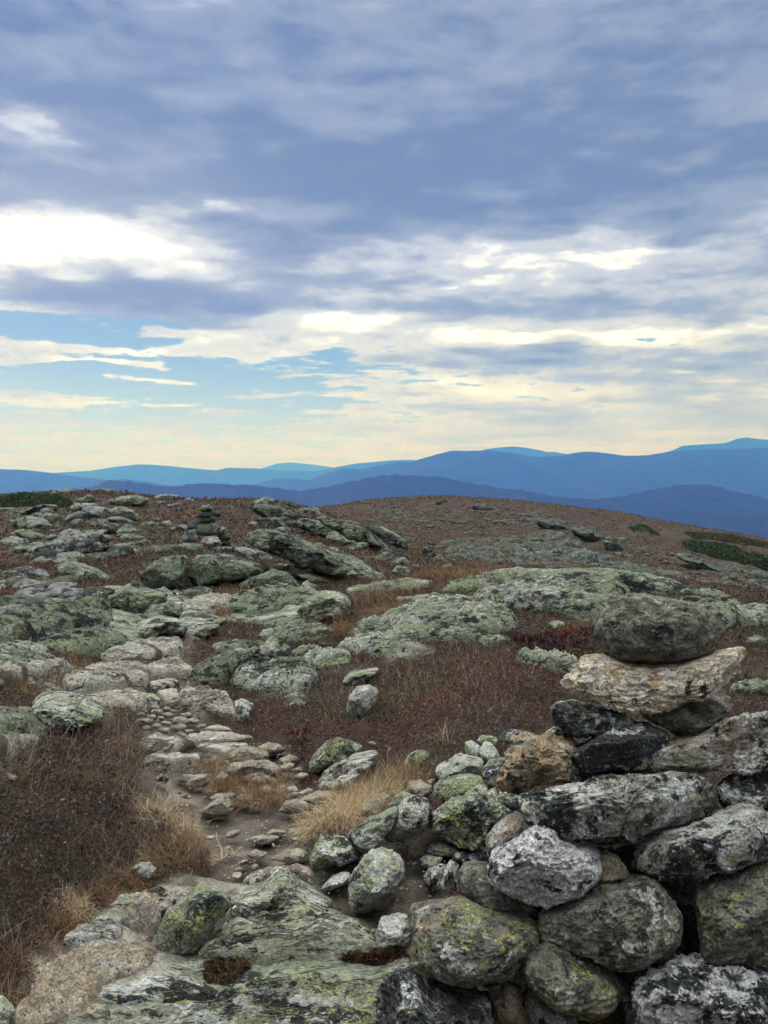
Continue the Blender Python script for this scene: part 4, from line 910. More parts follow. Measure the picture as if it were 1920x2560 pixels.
ml('G 300,705 400,660 520,625 600,640 520,680 420,705', 'thin grassy ledge behind the humped slabs', h=.12, strike=10)
ml('G 465,608 600,598 800,603 1000,613 1150,633 1275,678 1340,715 1200,712 1080,675 960,668 800,662 640,655 500,645', 'long pale crest of bedrock below the far slope', h=.34, strike=4, ledge=.5, seed=83)
ml('G 430,715 600,670 720,653 830,668 940,718 990,770 955,818 870,808 740,770 640,748 550,752 470,745', 'whale backed green slab left of the top boulder', h=.44, strike=-10, mat='mid_boulder', seed=84)
ml('G 815,662 960,653 1060,668 1092,700 1045,745 985,775 925,720', 'green slab behind the whale backed one', h=.34, strike=-15)
ml('G 60,835 140,790 200,758 260,708 330,713 430,750 540,790 610,832 500,870 300,880 150,878', 'broad humped green slab above the dark heath', h=.46, strike=-12, mat='mid_boulder', seed=85)
ml('A -90,275 0,262 60,228 150,222 270,257 345,282 200,295 0,325 -90,335', 'lower green slab in front of the broad humped one', h=.28, strike=-5, mat='mid_boulder')
ml('A 315,293 400,281 485,300 420,323 350,310', 'small pale slab right of the lower green one', h=.10, mat='mid_boulder')
ml('A 505,355 560,343 650,368 775,400 800,455 690,455 640,425 560,395', 'pale green slab sunk in the heath left of the cream cairn stone', h=.20, mat='mid_boulder')
ml('A 1225,75 1330,83 1450,118 1540,163 1566,215 1500,250 1400,250 1250,200', 'green slab right behind the top boulder', h=.34, strike=-20)
ml('G 1290,705 1400,688 1485,720 1475,750 1400,740 1330,725', 'green outcrop with a dark bush at the right of the crest', h=.3, strike=-15)
ml('G 1460,780 1560,748 1660,768 1760,800 1740,850 1560,820', 'green outcrop at the right edge below the slope', h=.3, strike=-15)
ml('A 1555,300 1620,285 1720,300 1710,335 1600,318', 'small pale slab at the right edge level with the top boulder', h=.15)
ml('A 1480,525 1540,498 1620,488 1720,500 1700,545 1530,540', 'small grey slab at the right edge level with the cream stone', h=.15)
ml('A 1490,460 1530,440 1540,470 1500,490', 'tiny pale stone right of the cream slab', h=.08)
# ------------------------------------------------------------------ left summit: cracked slabs, outcrops, the small cairn
def fr(s, label, mat='far_green', T=.5, **k):
    return stone('outcrop', s, M[mat], label, 'rock outcrop', thick=k.pop('thick', None), cuts=k.pop('cuts', 15), tilt=.3, **k)
fr('F 575,420 590,390 680,350 760,343 790,358 785,420 772,480 700,487 620,478 590,462', 'left half of the big cracked block under the small cairn', seed=91, cuts=9)
fr('F 786,400 795,358 830,336 940,343 1060,373 1130,398 1110,432 1000,445 900,455 850,478 780,484', 'right half of the big cracked block under the small cairn', seed=92, cuts=9, rough=.8)
fr('F 583,372 590,320 640,303 740,300 752,325 745,348 680,358 600,385', 'dark boulder left of the small cairn, above the cracked block', mat='far_dark', D=14.6, thick=.5)
fr('F 975,472 1040,433 1090,420 1130,400 1190,410 1252,467 1170,487 1080,497 1010,492', 'green rock in front of the right end of the cracked block', cuts=12)
fr('F 1008,302 1015,263 1080,233 1170,248 1300,298 1400,333 1480,348 1560,408 1612,447 1540,453 1400,433 1300,403 1200,363 1100,325', 'longest green slab slanting down to the right behind the small cairn', seed=93, cuts=10, rough=1.3)
fr('F 1038,152 1080,128 1160,143 1242,178 1222,214 1150,214 1080,184', 'tilted dark green block on the skyline ridge', mat='far_dark', cuts=10)
fr('F 1048,122 1100,103 1142,113 1132,138 1060,138', 'small rock on the skyline above the tilted dark green block')
fr('F 1168,132 1190,121 1212,125 1232,147 1190,154', 'pointed dark rock on the skyline of the ridge', mat='far_dark')
fr('F 1238,152 1320,146 1333,182 1280,194 1240,178', 'flat topped rock where the left ridge meets the far slope')
fr('F 1058,190 1150,186 1202,232 1160,243 1070,224', 'dark rock below the tilted block', mat='far_dark')
fr('F 1198,212 1260,188 1380,218 1452,260 1432,288 1350,272 1260,243', 'slanting slab between the tilted block and the longest slab')
fr('F 1298,196 1400,193 1500,213 1582,290 1642,332 1520,312 1430,262', 'long slab at the right shoulder of the left summit')
fr('F 1508,226 1560,218 1680,288 1702,332 1640,314', 'dark slab end pointing down the right shoulder', mat='far_dark')
fr('F 438,122 500,100 570,93 627,114 602,137 520,143 450,143', 'wide pale green rock on the crest of the left summit')
fr('F 438,162 500,138 560,158 602,212 540,217 480,192', 'round backed green rock below the crest')
fr('F 428,192 500,181 562,204 562,228 500,212', 'pale grey slab edge below the round backed rock', mat='far_grey')
fr('F 483,252 520,213 562,240 552,273 500,273', 'square green block in the middle of the left slope')
fr('F 323,117 370,88 402,110 397,132 330,132', 'upright block on the crest next to the dark green scrub')
fr('F 278,152 310,128 402,128 402,152 330,167 285,167', 'broken rocks right under the upright crest block', mat='far_grey')
fr('F 178,107 230,74 280,68 322,80 250,98', 'bald bump at the highest left skyline')
fr('F 368,77 420,66 482,75 440,92', 'bald pale top of the left summit')
fr('F 622,107 680,90 752,98 742,117 640,118', 'row of rocks on the crest right of the pale green one', mat='far_grey')
fr('F 688,137 740,128 752,156 700,162', 'grey block under the crest rocks', mat='far_grey')
fr('F 752,125 780,108 812,118 800,132', 'small pale rock on the skyline left of the small cairn')
fr('F 58,245 120,238 200,268 222,292 140,288 70,267', 'slab sloping left on the far left slope')
fr('F 108,227 180,208 252,228 202,243 120,243', 'pale slab left of the square green block')
fr('F -20,150 60,146 92,166 -20,172', 'thin pale slab at the left edge below the scrub')
fr('F 150,195 190,168 250,178 250,200 180,205', 'low rock below the dark green scrub')
fr('F 208,393 300,368 400,398 460,438 505,467 440,472 330,432 230,413', 'long rock rib running down into the left hollow', cuts=12)
fr('F 28,335 60,290 120,308 132,332 70,338', 'mottled rock on the far left slope')
fr('F 668,212 700,203 722,225 690,243', 'small grey block left of the small cairn', mat='far_grey')
fr('F 700,235 740,215 790,225 780,262 730,262', 'grey rocks tucked to the left of the small cairn', mat='far_grey')
fr('F 935,150 960,140 972,152 945,160', 'small pale stone on the slope right of the small cairn top', mat='far_grey')
fr('F 755,493 830,473 892,485 872,512 790,527 750,517', 'low green slab in front of the crack')
fr('F 965,315 1010,308 1100,335 1160,375 1100,378 1000,345', 'slab behind the right half of the cracked block', cuts=10, mat='far_grey')
fr('F 1148,382 1200,383 1203,412 1160,402', 'small pale stone below the longest green slab', mat='far_grey')
fr('F 1215,420 1280,415 1380,445 1400,470 1300,462', 'tan ledge under the lower end of the longest slab', mat='mid_tan')
fr('F 1340,320 1380,310 1430,330 1380,345', 'small rock lying above the longest slab')
fr('F 1570,345 1610,335 1680,355 1690,395 1600,385', 'squat rock at the foot of the right shoulder', mat='far_dark')
fr('G 213,545 232,510 268,508 290,540 282,575 240,570', 'rounded upright stone by the dark triangular one', cuts=8)
fr('G 248,582 272,552 300,538 336,573 300,592', 'dark triangular stone leaning against the rounded upright one', mat='far_dark', cuts=8)
fr('G 88,572 150,550 182,578 150,592 100,592', 'green hump left of the rounded upright stone')
fr('G 98,612 120,588 160,592 192,620 160,634 110,632', 'lower green hump left of the rounded upright stone')
fr('G 178,582 250,586 272,620 200,614', 'pinkish flat stone below the rounded upright one', mat='far_grey')
fr('G -30,600 60,618 78,645 0,655 -30,640', 'sloping slab end among red grass')
fr('G 285,592 340,578 402,620 330,614', 'small flat slab right of the dark triangular stone')
fr('G -10,435 60,424 140,468 152,522 60,485', 'rounded green shoulder rock above the dark triangular stone', cuts=9)
fr('G 40,545 80,530 110,548 90,572 50,568', 'grey knob in the rocks at the foot of the shoulder', mat='far_grey')
slab('rock_ledge', 'F 1430,495 1560,450 1700,430 1800,438 1760,475 1600,488 1480,505', M['mid_green'], 'smooth pale slab among reddish grass in the middle distance', 'rock ledge', h=.25, strike=8)
slab('rock_ledge', 'F 1640,520 1760,505 1860,500 1880,520 1740,532 1650,540', M['mid_green'], 'flat pale slab right of the perched boulder, among reddish grass', 'rock ledge', h=.22, strike=8)

for s, lab in [('G 430,352 440,336 488,329 522,352 482,366', 'dark crag high on the far brown hill'), ('G 508,404 558,396 602,425 540,428', 'small crag below the high dark one on the far hill'),
               ('G 690,402 760,393 832,430 800,452 720,442', 'upper end of the dark crag line across the far slope'), ('G 838,428 920,438 985,470 980,505 900,484 850,462', 'middle crag of the dark line across the far slope'),
               ('G 970,480 1040,492 1066,520 1040,540 985,520', 'lower crag of the dark line across the far slope'), ('G 1010,535 1070,530 1112,556 1060,566', 'last low crag of the dark line across the far slope'),
               ('G 338,402 420,403 402,421 350,417', 'low crag in the left part of the far slope'), ('G 176,398 262,398 242,414 190,410', 'low crag just past the right shoulder of the left summit'),
               ('G 1240,530 1330,556 1470,603 1470,620 1350,594', 'long dark crag below the green scrub belt'), ('G 620,368 680,372 670,392 625,388', 'small dark crag above the dark line on the far slope')]:
    stone('crag', s, M['far_dark'], lab, 'crag', cuts=22, rough=1.8, tilt=.2, dmin=.6)
GS = 'stones of the small cairn'
def fs(s, label, mat='far_dark', D=14.3, T=.13): return stone('cairn_stone', s, M[mat], label, 'stone', D=D, thick=T, group=GS, foot=False, cuts=14)
fs('F 824,157 840,138 870,134 885,160 850,165', 'topmost round stone of the small distant cairn', 'far_green')
fs('F 803,187 830,165 870,162 922,168 918,182 860,192', 'flat capstone of the small cairn just under the top stone', T=.2)
fs('F 812,207 850,182 902,178 897,200 840,212', 'thin green stone below the flat capstone', 'far_green', T=.18)
fs('F 775,238 790,205 840,198 835,242', 'dark stone at the upper left of the small cairn')
fs('F 803,257 818,215 890,202 928,230 912,257 850,268', 'largest middle stone of the small cairn', 'far_green', T=.2)
fs('F 753,277 773,242 812,238 822,287 768,294', 'pale stone at the left side of the small cairn', 'far_grey', D=14.15)
fs('F 828,292 850,265 902,268 922,300 880,318 848,306', 'pinkish stone in the lower middle of the small cairn', 'pinkgrey', D=14.15)
fs('F 886,268 930,256 962,275 930,289', 'flat dark stone at the right of the small cairn')
fs('F 912,287 950,283 957,307 918,308', 'dark stone low on the right of the small cairn')
fs('F 898,218 935,233 935,258 902,258', 'narrow stone at the upper right of the small cairn', 'far_grey')
fs('F 733,307 760,293 840,298 855,325 800,349 758,337', 'wide green base stone of the small cairn', 'far_green', D=14.0, T=.25)
fs('F 856,322 900,308 960,310 967,347 900,342 865,337', 'pale green base stone at the right of the small cairn', 'far_grey', D=14.0, T=.2)
fs('F 958,310 990,308 1002,335 970,347', 'end stone at the right foot of the small cairn', 'far_grey', D=14.1)

# marker stones on the far summit
stone('summit_marker', 'G 229,312 232,300 236,297 240,301 242,312', M['far_dark'], 'tiny dark pile of rocks on the highest point of the far brown hill', 'cairn', D=148, thick=.5, foot=False)

# ------------------------------------------------------------------ scattered stones of the left slope: individuals
def protos(n, mat, nseg=9):
    out = []
    for i in range(n):
        P0, P, Q = rock_unit(nseg, 900 + i, 12, 1.2)
        P = P * np.array([1, .8, .5])
        out.append((P.astype(np.float32), Q))
    return out
PR = protos(10, None)
rs = np.random.RandomState(12)
def scatter_stones(n, region, dlo, dhi, size, mats, label, group, name='loose_stone', sq=1.0):
    poly = pts(region); lo, hi = poly.min(0), poly.max(0); k = 0; tries = 0
    meshes = {}
    while k < n and tries < n * 60:
        tries += 1
        x, y = rs.uniform(lo[0], hi[0]), rs.uniform(lo[1], hi[1])
        if not inside(np.array([x]), np.array([y]), poly)[0]: continue
        if 690 < (x / .6028) < 1020 and 110 < (y - 1180) / .6028 < 345: continue
        wx, wy = hit(x, y)
        if not dlo < wy < dhi: continue
        if any(a[0] < wx < b[0] and a[1] < wy < b[1] and inside(np.array([wx]), np.array([wy]), p)[0] for p, a, b in FOOT): continue
        i = rs.randint(len(PR)); mt = mats[rs.randint(len(mats))]
        if (i, mt) not in meshes:
            o = mesh_obj(name, PR[i][0], PR[i][1], M[mt]); meshes[(i, mt)] = o
        else:
            o = link(meshes[(i, mt)].copy())
        s = size * np.exp(rs.normal(0, .38)) 
        o.location = (wx, wy, float(ground(wx, wy)[0]) + s * .12 * sq); o.scale = (s * rs.uniform(.8, 1.4), s * rs.uniform(.8, 1.4), s * rs.uniform(.6, 1.1) * sq)
        o.rotation_euler = (rs.normal(0, .15), rs.normal(0, .15), rs.uniform(0, 6.28))
        tag(o, label, 'stone', group); k += 1
scatter_stones(95, 'F 0,150 300,150 560,110 1000,120 1010,300 760,290 560,330 500,440 200,400 0,300', 13, 45, .26, ['far_green', 'far_grey', 'far_dark'], 'lichened stone lying in the heath of the left summit slope', 'stones scattered over the left slope')
scatter_stones(55, 'F 0,440 140,430 330,500 440,520 300,560 60,620 0,600', 7, 22, .15, ['far_grey', 'far_grey', 'far_dark'], 'broken grey stone in the rubble hollow at the left', 'rubble in the left hollow')
scatter_stones(40, 'F 1000,110 1300,180 1700,330 1650,420 1300,280 1040,230', 12, 45, .22, ['far_green', 'far_dark', 'far_grey'], 'stone lying in the red heath on the right shoulder of the left summit', 'stones on the right shoulder')
scatter_stones(22, 'D 590,740 640,1000 850,1120 C 860,370 1000,400 1280,320 1340,200 D 1330,900 1200,820 960,930 830,760', 2, 8, .020, ['trail_stone'], 'small loose stone on the dirt of the path', 'loose stones on the path', 'path_stone')

# gravel of the path and rubble of the far slope: nobody could count them
def rubble(name, polys, n, dlo, dhi, size, mat, label, power=1.0, sz=.5, sig=.45):
    allV, allQ = [], []; base = 0
    lo = np.min([p.min(0) for p in polys], 0); hi = np.max([p.max(0) for p in polys], 0)
    X = rs.uniform(lo[0], hi[0], n * 8); Y = rs.uniform(lo[1], hi[1], n * 8)
    m = np.zeros(len(X), bool)
    for p in polys: m |= inside(X, Y, p)
    m &= (Y > dlo) & (Y < dhi); X, Y = X[m], Y[m]
    m = fbm2(X, Y, power, 3, 61) > rs.uniform(-.55, .45, len(X)); X, Y = X[m][:n], Y[m][:n]
    Z = ground(X, Y)
    S = size * np.exp(rs.normal(0, sig, len(X)))
    for x, y, z, s in zip(X, Y, Z, S):
        P, Q = SM[rs.randint(len(SM))]
        a = rs.uniform(0, 6.28); c, q = math.cos(a) * s, math.sin(a) * s
        allV.append(np.stack([P[:, 0] * c - P[:, 1] * q + x, P[:, 0] * q + P[:, 1] * c + y, P[:, 2] * s * sz * 2 + z + s * .1], 1)); allQ.append(Q + base); base += len(P)
    o = mesh_obj(name, np.concatenate(allV), np.concatenate(allQ), M[mat]); tag(o, label, None, None, 'stuff')
SM = [(lambda t: (t[1] * np.array([1, .8, .5]), t[2]))(rock_unit(3, 700 + i, 8, 1.0)) for i in range(12)]
rubble('gravel', DIRT[:3], 1700, 2, 8, .0045, 'trail_stone', 'small gravel strewn over the dirt path', 2.2)
rubble('boulder_field', ROCKY[:2], 3000, 24, 150, .24, 'far_dark', 'grey green boulder field on the far slope', .10)
rubble('scattered_rocks', [wpoly('G 0,340 500,320 900,420 1300,560 1659,700 1659,800 900,620 0,600')], 1500, 26, 145, .20, 'far_dark', 'dark stones scattered over the brown far slope', .06)
# ------------------------------------------------------------------ plants
rp = np.random.RandomState(99)
def free(X, Y):
    ok = np.ones(len(X), bool)
    for p, a, b in FOOT:
        k = np.where((X > a[0]) & (X < b[0]) & (Y > a[1]) & (Y < b[1]) & ok)[0]
        if len(k): ok[k] &= ~inside(X[k], Y[k], p)
    return ok

def leaves(X, Y, Z, size, col, up=.6, asp=.32):
    """little pointed leaves or twig tips: one narrow four sided face each"""
    n = len(X)
    a = rp.uniform(0, 2 * math.pi, n); el = np.clip(rp.normal(up, .45, n), -.6, 1.5)
    d = np.stack([np.cos(a) * np.cos(el), np.sin(a) * np.cos(el), np.sin(el)], 1)
    b = a + math.pi / 2 + rp.normal(0, .6, n); s = np.stack([np.cos(b), np.sin(b), rp.normal(0, .5, n)], 1)
    L = size[:, None]; w = L * asp; P = np.stack([X, Y, Z], 1)
    V = np.stack([P, P + d * L * .5 + s * w * .5, P + d * L, P + d * L * .5 - s * w * .5], 1).reshape(-1, 3)
    Q = np.arange(4 * n).reshape(n, 4)
    return V, Q, np.repeat(col, 4, 0)

def pal(n, cols, w=None, jit=.22):
    cols = np.array(cols); k = rp.choice(len(cols), n, p=w)
    return np.clip(cols[k] * np.exp(rp.normal(0, jit, (n, 1))), 0, 1)

HEATH = [(.042, .031, .028), (.062, .042, .037), (.045, .042, .026), (.100, .072, .052), (.068, .038, .032), (.16, .145, .13), (.038, .046, .024)]
HW = [.30, .24, .12, .14, .09, .05, .06]
def heath_cols(X, Y):
    n = len(X); c = pal(n, HEATH, HW)
    a = fbm2(X, Y, .9, 4, 71); b = fbm2(X, Y, 1.7, 3, 72)
    c = np.where((a > .45)[:, None], c * np.array([1.2, .9, .92]), c); c = np.where((b > .55)[:, None], c * np.array([.75, 1.15, .75]), c)
    c = np.where((a < -.55)[:, None], c * 1.45, c)
    r = fbm2(X, Y, 1.1, 3, 74); c = np.where((r > .5)[:, None], c * np.array([1.35, 1.12, .95]), c); c = np.where((r < -.6)[:, None], c * np.array([.62, .66, .7]), c)
    return c

def polar(n, d0, d1, umin, umax, bias=1.0):
    d = np.exp(rp.uniform(math.log(d0), math.log(d1), n)); u = rp.uniform(umin, umax, n)
    return u * d, d

def masks(X, Y, keep_dirt=.0):
    ok = free(X, Y)
    for p in DIRT: 
        k = np.where(ok)[0]; d = poly_dist(X[k], Y[k], p) + .07 * fbm2(X[k], Y[k], 3.5, 3, 31)
        ok[k[(d < 0) & (rp.uniform(0, 1, len(k)) > keep_dirt)]] = False
    k = np.where(ok)[0]; ok[k[bedmask(X[k], Y[k]) > rp.uniform(.25, .8, len(k))]] = False
    return ok

BANK = [wpoly('D -700,760 -60,770 60,720 200,640 420,575 570,560 590,700 600,860 640,980 C 640,40 740,120 830,250 850,340 760,370 650,360 560,340 440,420 300,600 120,740 60,900 -60,960 -700,1100')]
def heather(name, n, d0, d1, hgt, size, label, poly=None, dens=None, extra=None, zmax=1.):
    X, Y = polar(int(n * 1.35), d0, d1, -.90, .90)
    far_side = np.abs(X / Y) > .66; n = len(X); dq = rp.uniform(0, 1, n); drop = far_side & (dq > .45); X, Y = X[~drop], Y[~drop]; n = len(X)
    inb = inside(X, Y, BANK[0])
    m = (inb if poly else ~inb)
    if dens is not None: m &= rp.uniform(0, 1, n) < dens(X, Y)
    X, Y = X[m], Y[m]; m = masks(X, Y); X, Y = X[m], Y[m]
    g = ground(X, Y) + .030 * fbm2(X, Y, 4.5, 3, 33)
    lump = .5 + .5 * np.clip(1.5 * fbm2(X, Y, 4.0, 2, 75), -1, 1); low = .6 + .4 * np.clip(fbm2(X, Y, .8, 2, 76), -1, 1)
    edge = 1.0
    if poly:
        edge = np.clip(-poly_dist(X, Y, BANK[0]) / .22, .12, 1)
    H = hgt * (.25 + .75 * lump) * low * edge
    Z = g + H * rp.uniform(.1, 1, len(X)) ** .6
    S = size * np.where(np.abs(X / Y) > .66, 1.7, 1.) * (Y / 4) ** .75 * np.exp(rp.normal(0, .3, len(X)))
    V, Q, C = leaves(X, Y, Z, S, heath_cols(X, Y) * (np.array([1.35, 1.05, .85]) if name == 'hill_heath' else 1.), up=.45, asp=.42)
    o = mesh_obj(name, V, Q, M['leaf'], smooth=False, color=C); tag(o, label, None, None, 'stuff')

heather('heather', 620000, 1.6, 6.5, .20, .016, 'dark brown and maroon heather covering the bank left of the path', poly=True)
heather('heath', 900000, 1.7, 13, .055, .0125, 'low dark brown heath carpeting the ground between the rocks')
def lefthill(X, Y): return np.where(X / Y * F + CX < 1150, 1., .35)
heather('summit_heath', 150000, 12, 46, .10, .020, 'rusty brown heath over the left summit', dens=lefthill)

def farhill(X, Y): return np.where(X / Y * F + CX > 780, 1., 0.)
heather('hill_heath', 260000, 26, 165, .16, .017, 'brown heath and sedge covering the far slope', dens=farhill)

def twigs(n, poly, L, label):
    lo, hi = poly.min(0), poly.max(0)
    X = rp.uniform(lo[0], hi[0], n * 6); Y = rp.uniform(max(lo[1], 1.7), min(hi[1], 6.5), n * 6); m = inside(X, Y, poly) & (np.abs(X / Y) < .62); X, Y = X[m][:n], Y[m][:n]
    n = len(X); Z = ground(X, Y) + .02
    Vs, Qs, Cs = [], [], []; base = 0
    a = rp.uniform(0, 6.28, n); 
    P = np.stack([X, Y, Z], 1); d = np.stack([np.cos(a) * .6, np.sin(a) * .6, np.ones(n)], 1); LL = L * rp.uniform(.5, 1.3, n)
    col = pal(n, [(.20, .17, .15), (.13, .085, .065), (.28, .24, .21), (.16, .10, .06)], [.3, .35, .1, .25])
    w = .0013 * (Y / 3)[:, None]
    prev = P; side = np.stack([-np.sin(a), np.cos(a), 0 * a], 1)
    V = [prev - side * w, prev + side * w]
    for k in range(3):
        d = d + rp.normal(0, .45, (n, 3)) ; dd = d / np.linalg.norm(d, axis=1)[:, None]
        prev = prev + dd * (LL / 3)[:, None]; ww = w * (1 - (k + 1) / 3.6)
        V += [prev - side * ww, prev + side * ww]
    V = np.stack(V, 1); m = V.shape[1]; b = np.arange(n)[:, None] * m
    Q = np.concatenate([b + np.array([[2 * k, 2 * k + 1, 2 * k + 3, 2 * k + 2]]) for k in range(3)])
    return V.reshape(-1, 3), Q, np.repeat(col, m, 0)
V, Q, C = twigs(3000, BANK[0], .15, '')
o = mesh_obj('heather_twigs', V, Q, M['blade'], smooth=False, color=C); tag(o, 'thin grey and brown twigs sticking out of the heather bank', None, None, 'stuff')
V, Q, C = twigs(1600, wpoly('E 0,560 700,380 1300,420 1659,0 1900,-100 1900,-200 700,-100 300,100 -100,400'), .10, '')
o = mesh_obj('heath_twigs', V, Q, M['blade'], smooth=False, color=C); tag(o, 'fine pale twigs standing in the dark heath right of the path', None, None, 'stuff')

GRASS = {'gold': [(.46, .34, .20), (.56, .44, .28), (.34, .235, .13), (.64, .54, .38)], 'rust': [(.19, .105, .060), (.25, .15, .09), (.13, .075, .045), (.32, .22, .13)],
         'tan': [(.30, .20, .11), (.22, .14, .08), (.40, .29, .17), (.17, .11, .065)], 'green': [(.05, .16, .035), (.07, .22, .05), (.05, .12, .03)]}
def blades(cx, cy, rx, ry, n, L, kind, wid, lean=.6, rot=0.):
    a = rp.uniform(0, 6.28, n); r = np.sqrt(rp.uniform(0, 1, n)); ex, ey = rx * r * np.cos(a), ry * r * np.sin(a)
    X = cx + ex * math.cos(rot) - ey * math.sin(rot); Y = cy + ex * math.sin(rot) + ey * math.cos(rot)
    Z = ground(X, Y)
    out = np.stack([np.cos(a), np.sin(a)], 1) * (r * .6)[:, None] + rp.normal(0, .55, (n, 2)) + np.array([-.10, -.12])
    LL = L * np.exp(rp.normal(0, .3, n)) * (1 - .35 * r); col = pal(n, GRASS[kind], None, .2)
    w = (wid * rp.uniform(.6, 1.3, n))[:, None]; pr = np.stack([X, Y, Z], 1)
    b = rp.uniform(0, 6.28, n); side = np.stack([np.cos(b), np.sin(b), 0 * b], 1)
    V = [pr - side * w, pr + side * w]; K = 5
    for k in range(K):
        t = (k + 1) / K; dv = np.stack([out[:, 0] * lean * (.5 + 1.9 * t), out[:, 1] * lean * (.5 + 1.9 * t), 1.15 - 1.35 * t * np.hypot(out[:, 0], out[:, 1]) * 1.3], 1)
        dv /= np.linalg.norm(dv, axis=1)[:, None]; pr = pr + dv * (LL / K)[:, None]; ww = w * (1 - t * .85)
        V += [pr - side * ww, pr + side * ww]
    V = np.stack(V, 1); m = V.shape[1]; bb = np.arange(n)[:, None] * m
    Q = np.concatenate([bb + np.array([[2 * k, 2 * k + 1, 2 * k + 3, 2 * k + 2]]) for k in range(K)])
    return V.reshape(-1, 3), Q, np.repeat(col, m, 0)

def tuft(s, w, L, kind, label, n=500, dpt=.6, group=None, lean=.85, name='grass_tuft'):
    (px, py), = pts(s); x, y = hit(px, py); rx = w / F * y / 2
    V, Q, C = blades(x, y, rx, rx * dpt, n, L, kind, .0011 * max(1, y / 3.5), lean)
    o = mesh_obj(name, V, Q, M['blade'], smooth=False, color=C)
    recenter(o, [x, y, float(ground(x, y)[0])]); tag(o, label, 'grass tuft', group); return o
GB = 'golden grass clump right of the path'
tuft('E 330,1020', 170, .15, 'gold', 'lowest drooping golden tuft above the blocky green boulder', 1100, lean=.9, group=GB)
tuft('E 430,940', 150, .16, 'gold', 'golden tuft in the heart of the big clump right of the path', 1100, group=GB)
tuft('E 590,850', 140, .16, 'gold', 'golden tuft where the big clump meets the green boulders', 900, group=GB)
tuft('E 520,990', 120, .13, 'gold', 'golden tuft hanging over the sloping green boulder', 600, lean=.9, group=GB)
tuft('E 700,770', 150, .16, 'tan', 'tan tuft at the upper right end of the big golden clump', 800, group=GB)
tuft('E 800,700', 120, .13, 'tan', 'thin tan tuft in the heath just above the rubble top', 350, group=GB)
tuft('E 440,830', 110, .14, 'gold', 'golden tuft beside the split boulder', 500, group=GB)
tuft('E 980,510', 60, .16, 'gold', 'few long straw blades alone in the dark heath above the pointed green boulder', 40, lean=.9)
GL = 'golden grass fringe of the heather bank'
tuft('C 640,150', 110, .12, 'gold', 'highest golden tuft on the path edge of the heather', 1000, group=GL)
tuft('C 700,215', 130, .12, 'gold', 'big golden tuft spilling towards the path in the middle of the fringe', 1300, lean=.8, group=GL)
tuft('C 770,280', 120, .11, 'tan', 'tan tuft at the path edge by the dead branch', 900, lean=.9, group=GL)
tuft('C 700,330', 130, .10, 'tan', 'tan tuft right above the round pale stone', 900, group=GL)
tuft('C 810,345', 80, .08, 'rust', 'short rusty tuft lowest on the path edge', 450, group=GL)
tuft('C 300,520', 90, .07, 'gold', 'bright straw tuft at the back left of the tan shelf', 600)
tuft('C 530,410', 110, .07, 'rust', 'orange brown tuft left of the round pale stone', 700)
tuft('C 420,480', 110, .07, 'rust', 'orange brown tuft behind the small green topped hump', 700)
tuft('C 230,600', 130, .07, 'rust', 'orange brown tuft along the back edge of the tan shelf', 800)
tuft('C 130,690', 120, .07, 'rust', 'orange brown tuft near the left end of the tan shelf', 800)
tuft('C 50,780', 120, .08, 'rust', 'rusty tuft at the left edge beside the tan shelf', 800)
tuft('C 30,900', 80, .06, 'tan', 'tan tuft above the bottom left corner stone', 500)
tuft('C 380,30', 90, .11, 'rust', 'rusty tuft inside the heather at the top of the bank', 300)
tuft('C 0,655', 26, .12, 'green', 'few fresh green blades at the left edge', 26, lean=.9)
tuft('D 470,720', 60, .13, 'tan', 'tall tan tuft in the upper heather bank', 260)
tuft('D 420,900', 90, .13, 'tan', 'tan tuft in the middle of the heather bank', 420)
tuft('D 520,860', 60, .10, 'rust', 'rusty tuft by the shaded side of the heather bank', 260)
GM = 'grass tufts among the path stones'
tuft('D 950,880', 90, .12, 'rust', 'rusty tuft in front of the whitish humped stones', 600, group=GM)
tuft('D 1080,930', 130, .12, 'tan', 'wide tan tuft just beyond the dark dirt', 1000, group=GM)
tuft('D 1000,800', 60, .10, 'tan', 'small tan tuft at the left end of the large humped stone', 300, group=GM)
tuft('D 880,800', 70, .10, 'tan', 'small tan tuft beyond the leaning stone', 300, group=GM)
tuft('D 1170,850', 40, .10, 'tan', 'narrow tan tuft at the right end of the humped stones', 200, group=GM)
GD = 'reddish grass tufts of the middle distance'
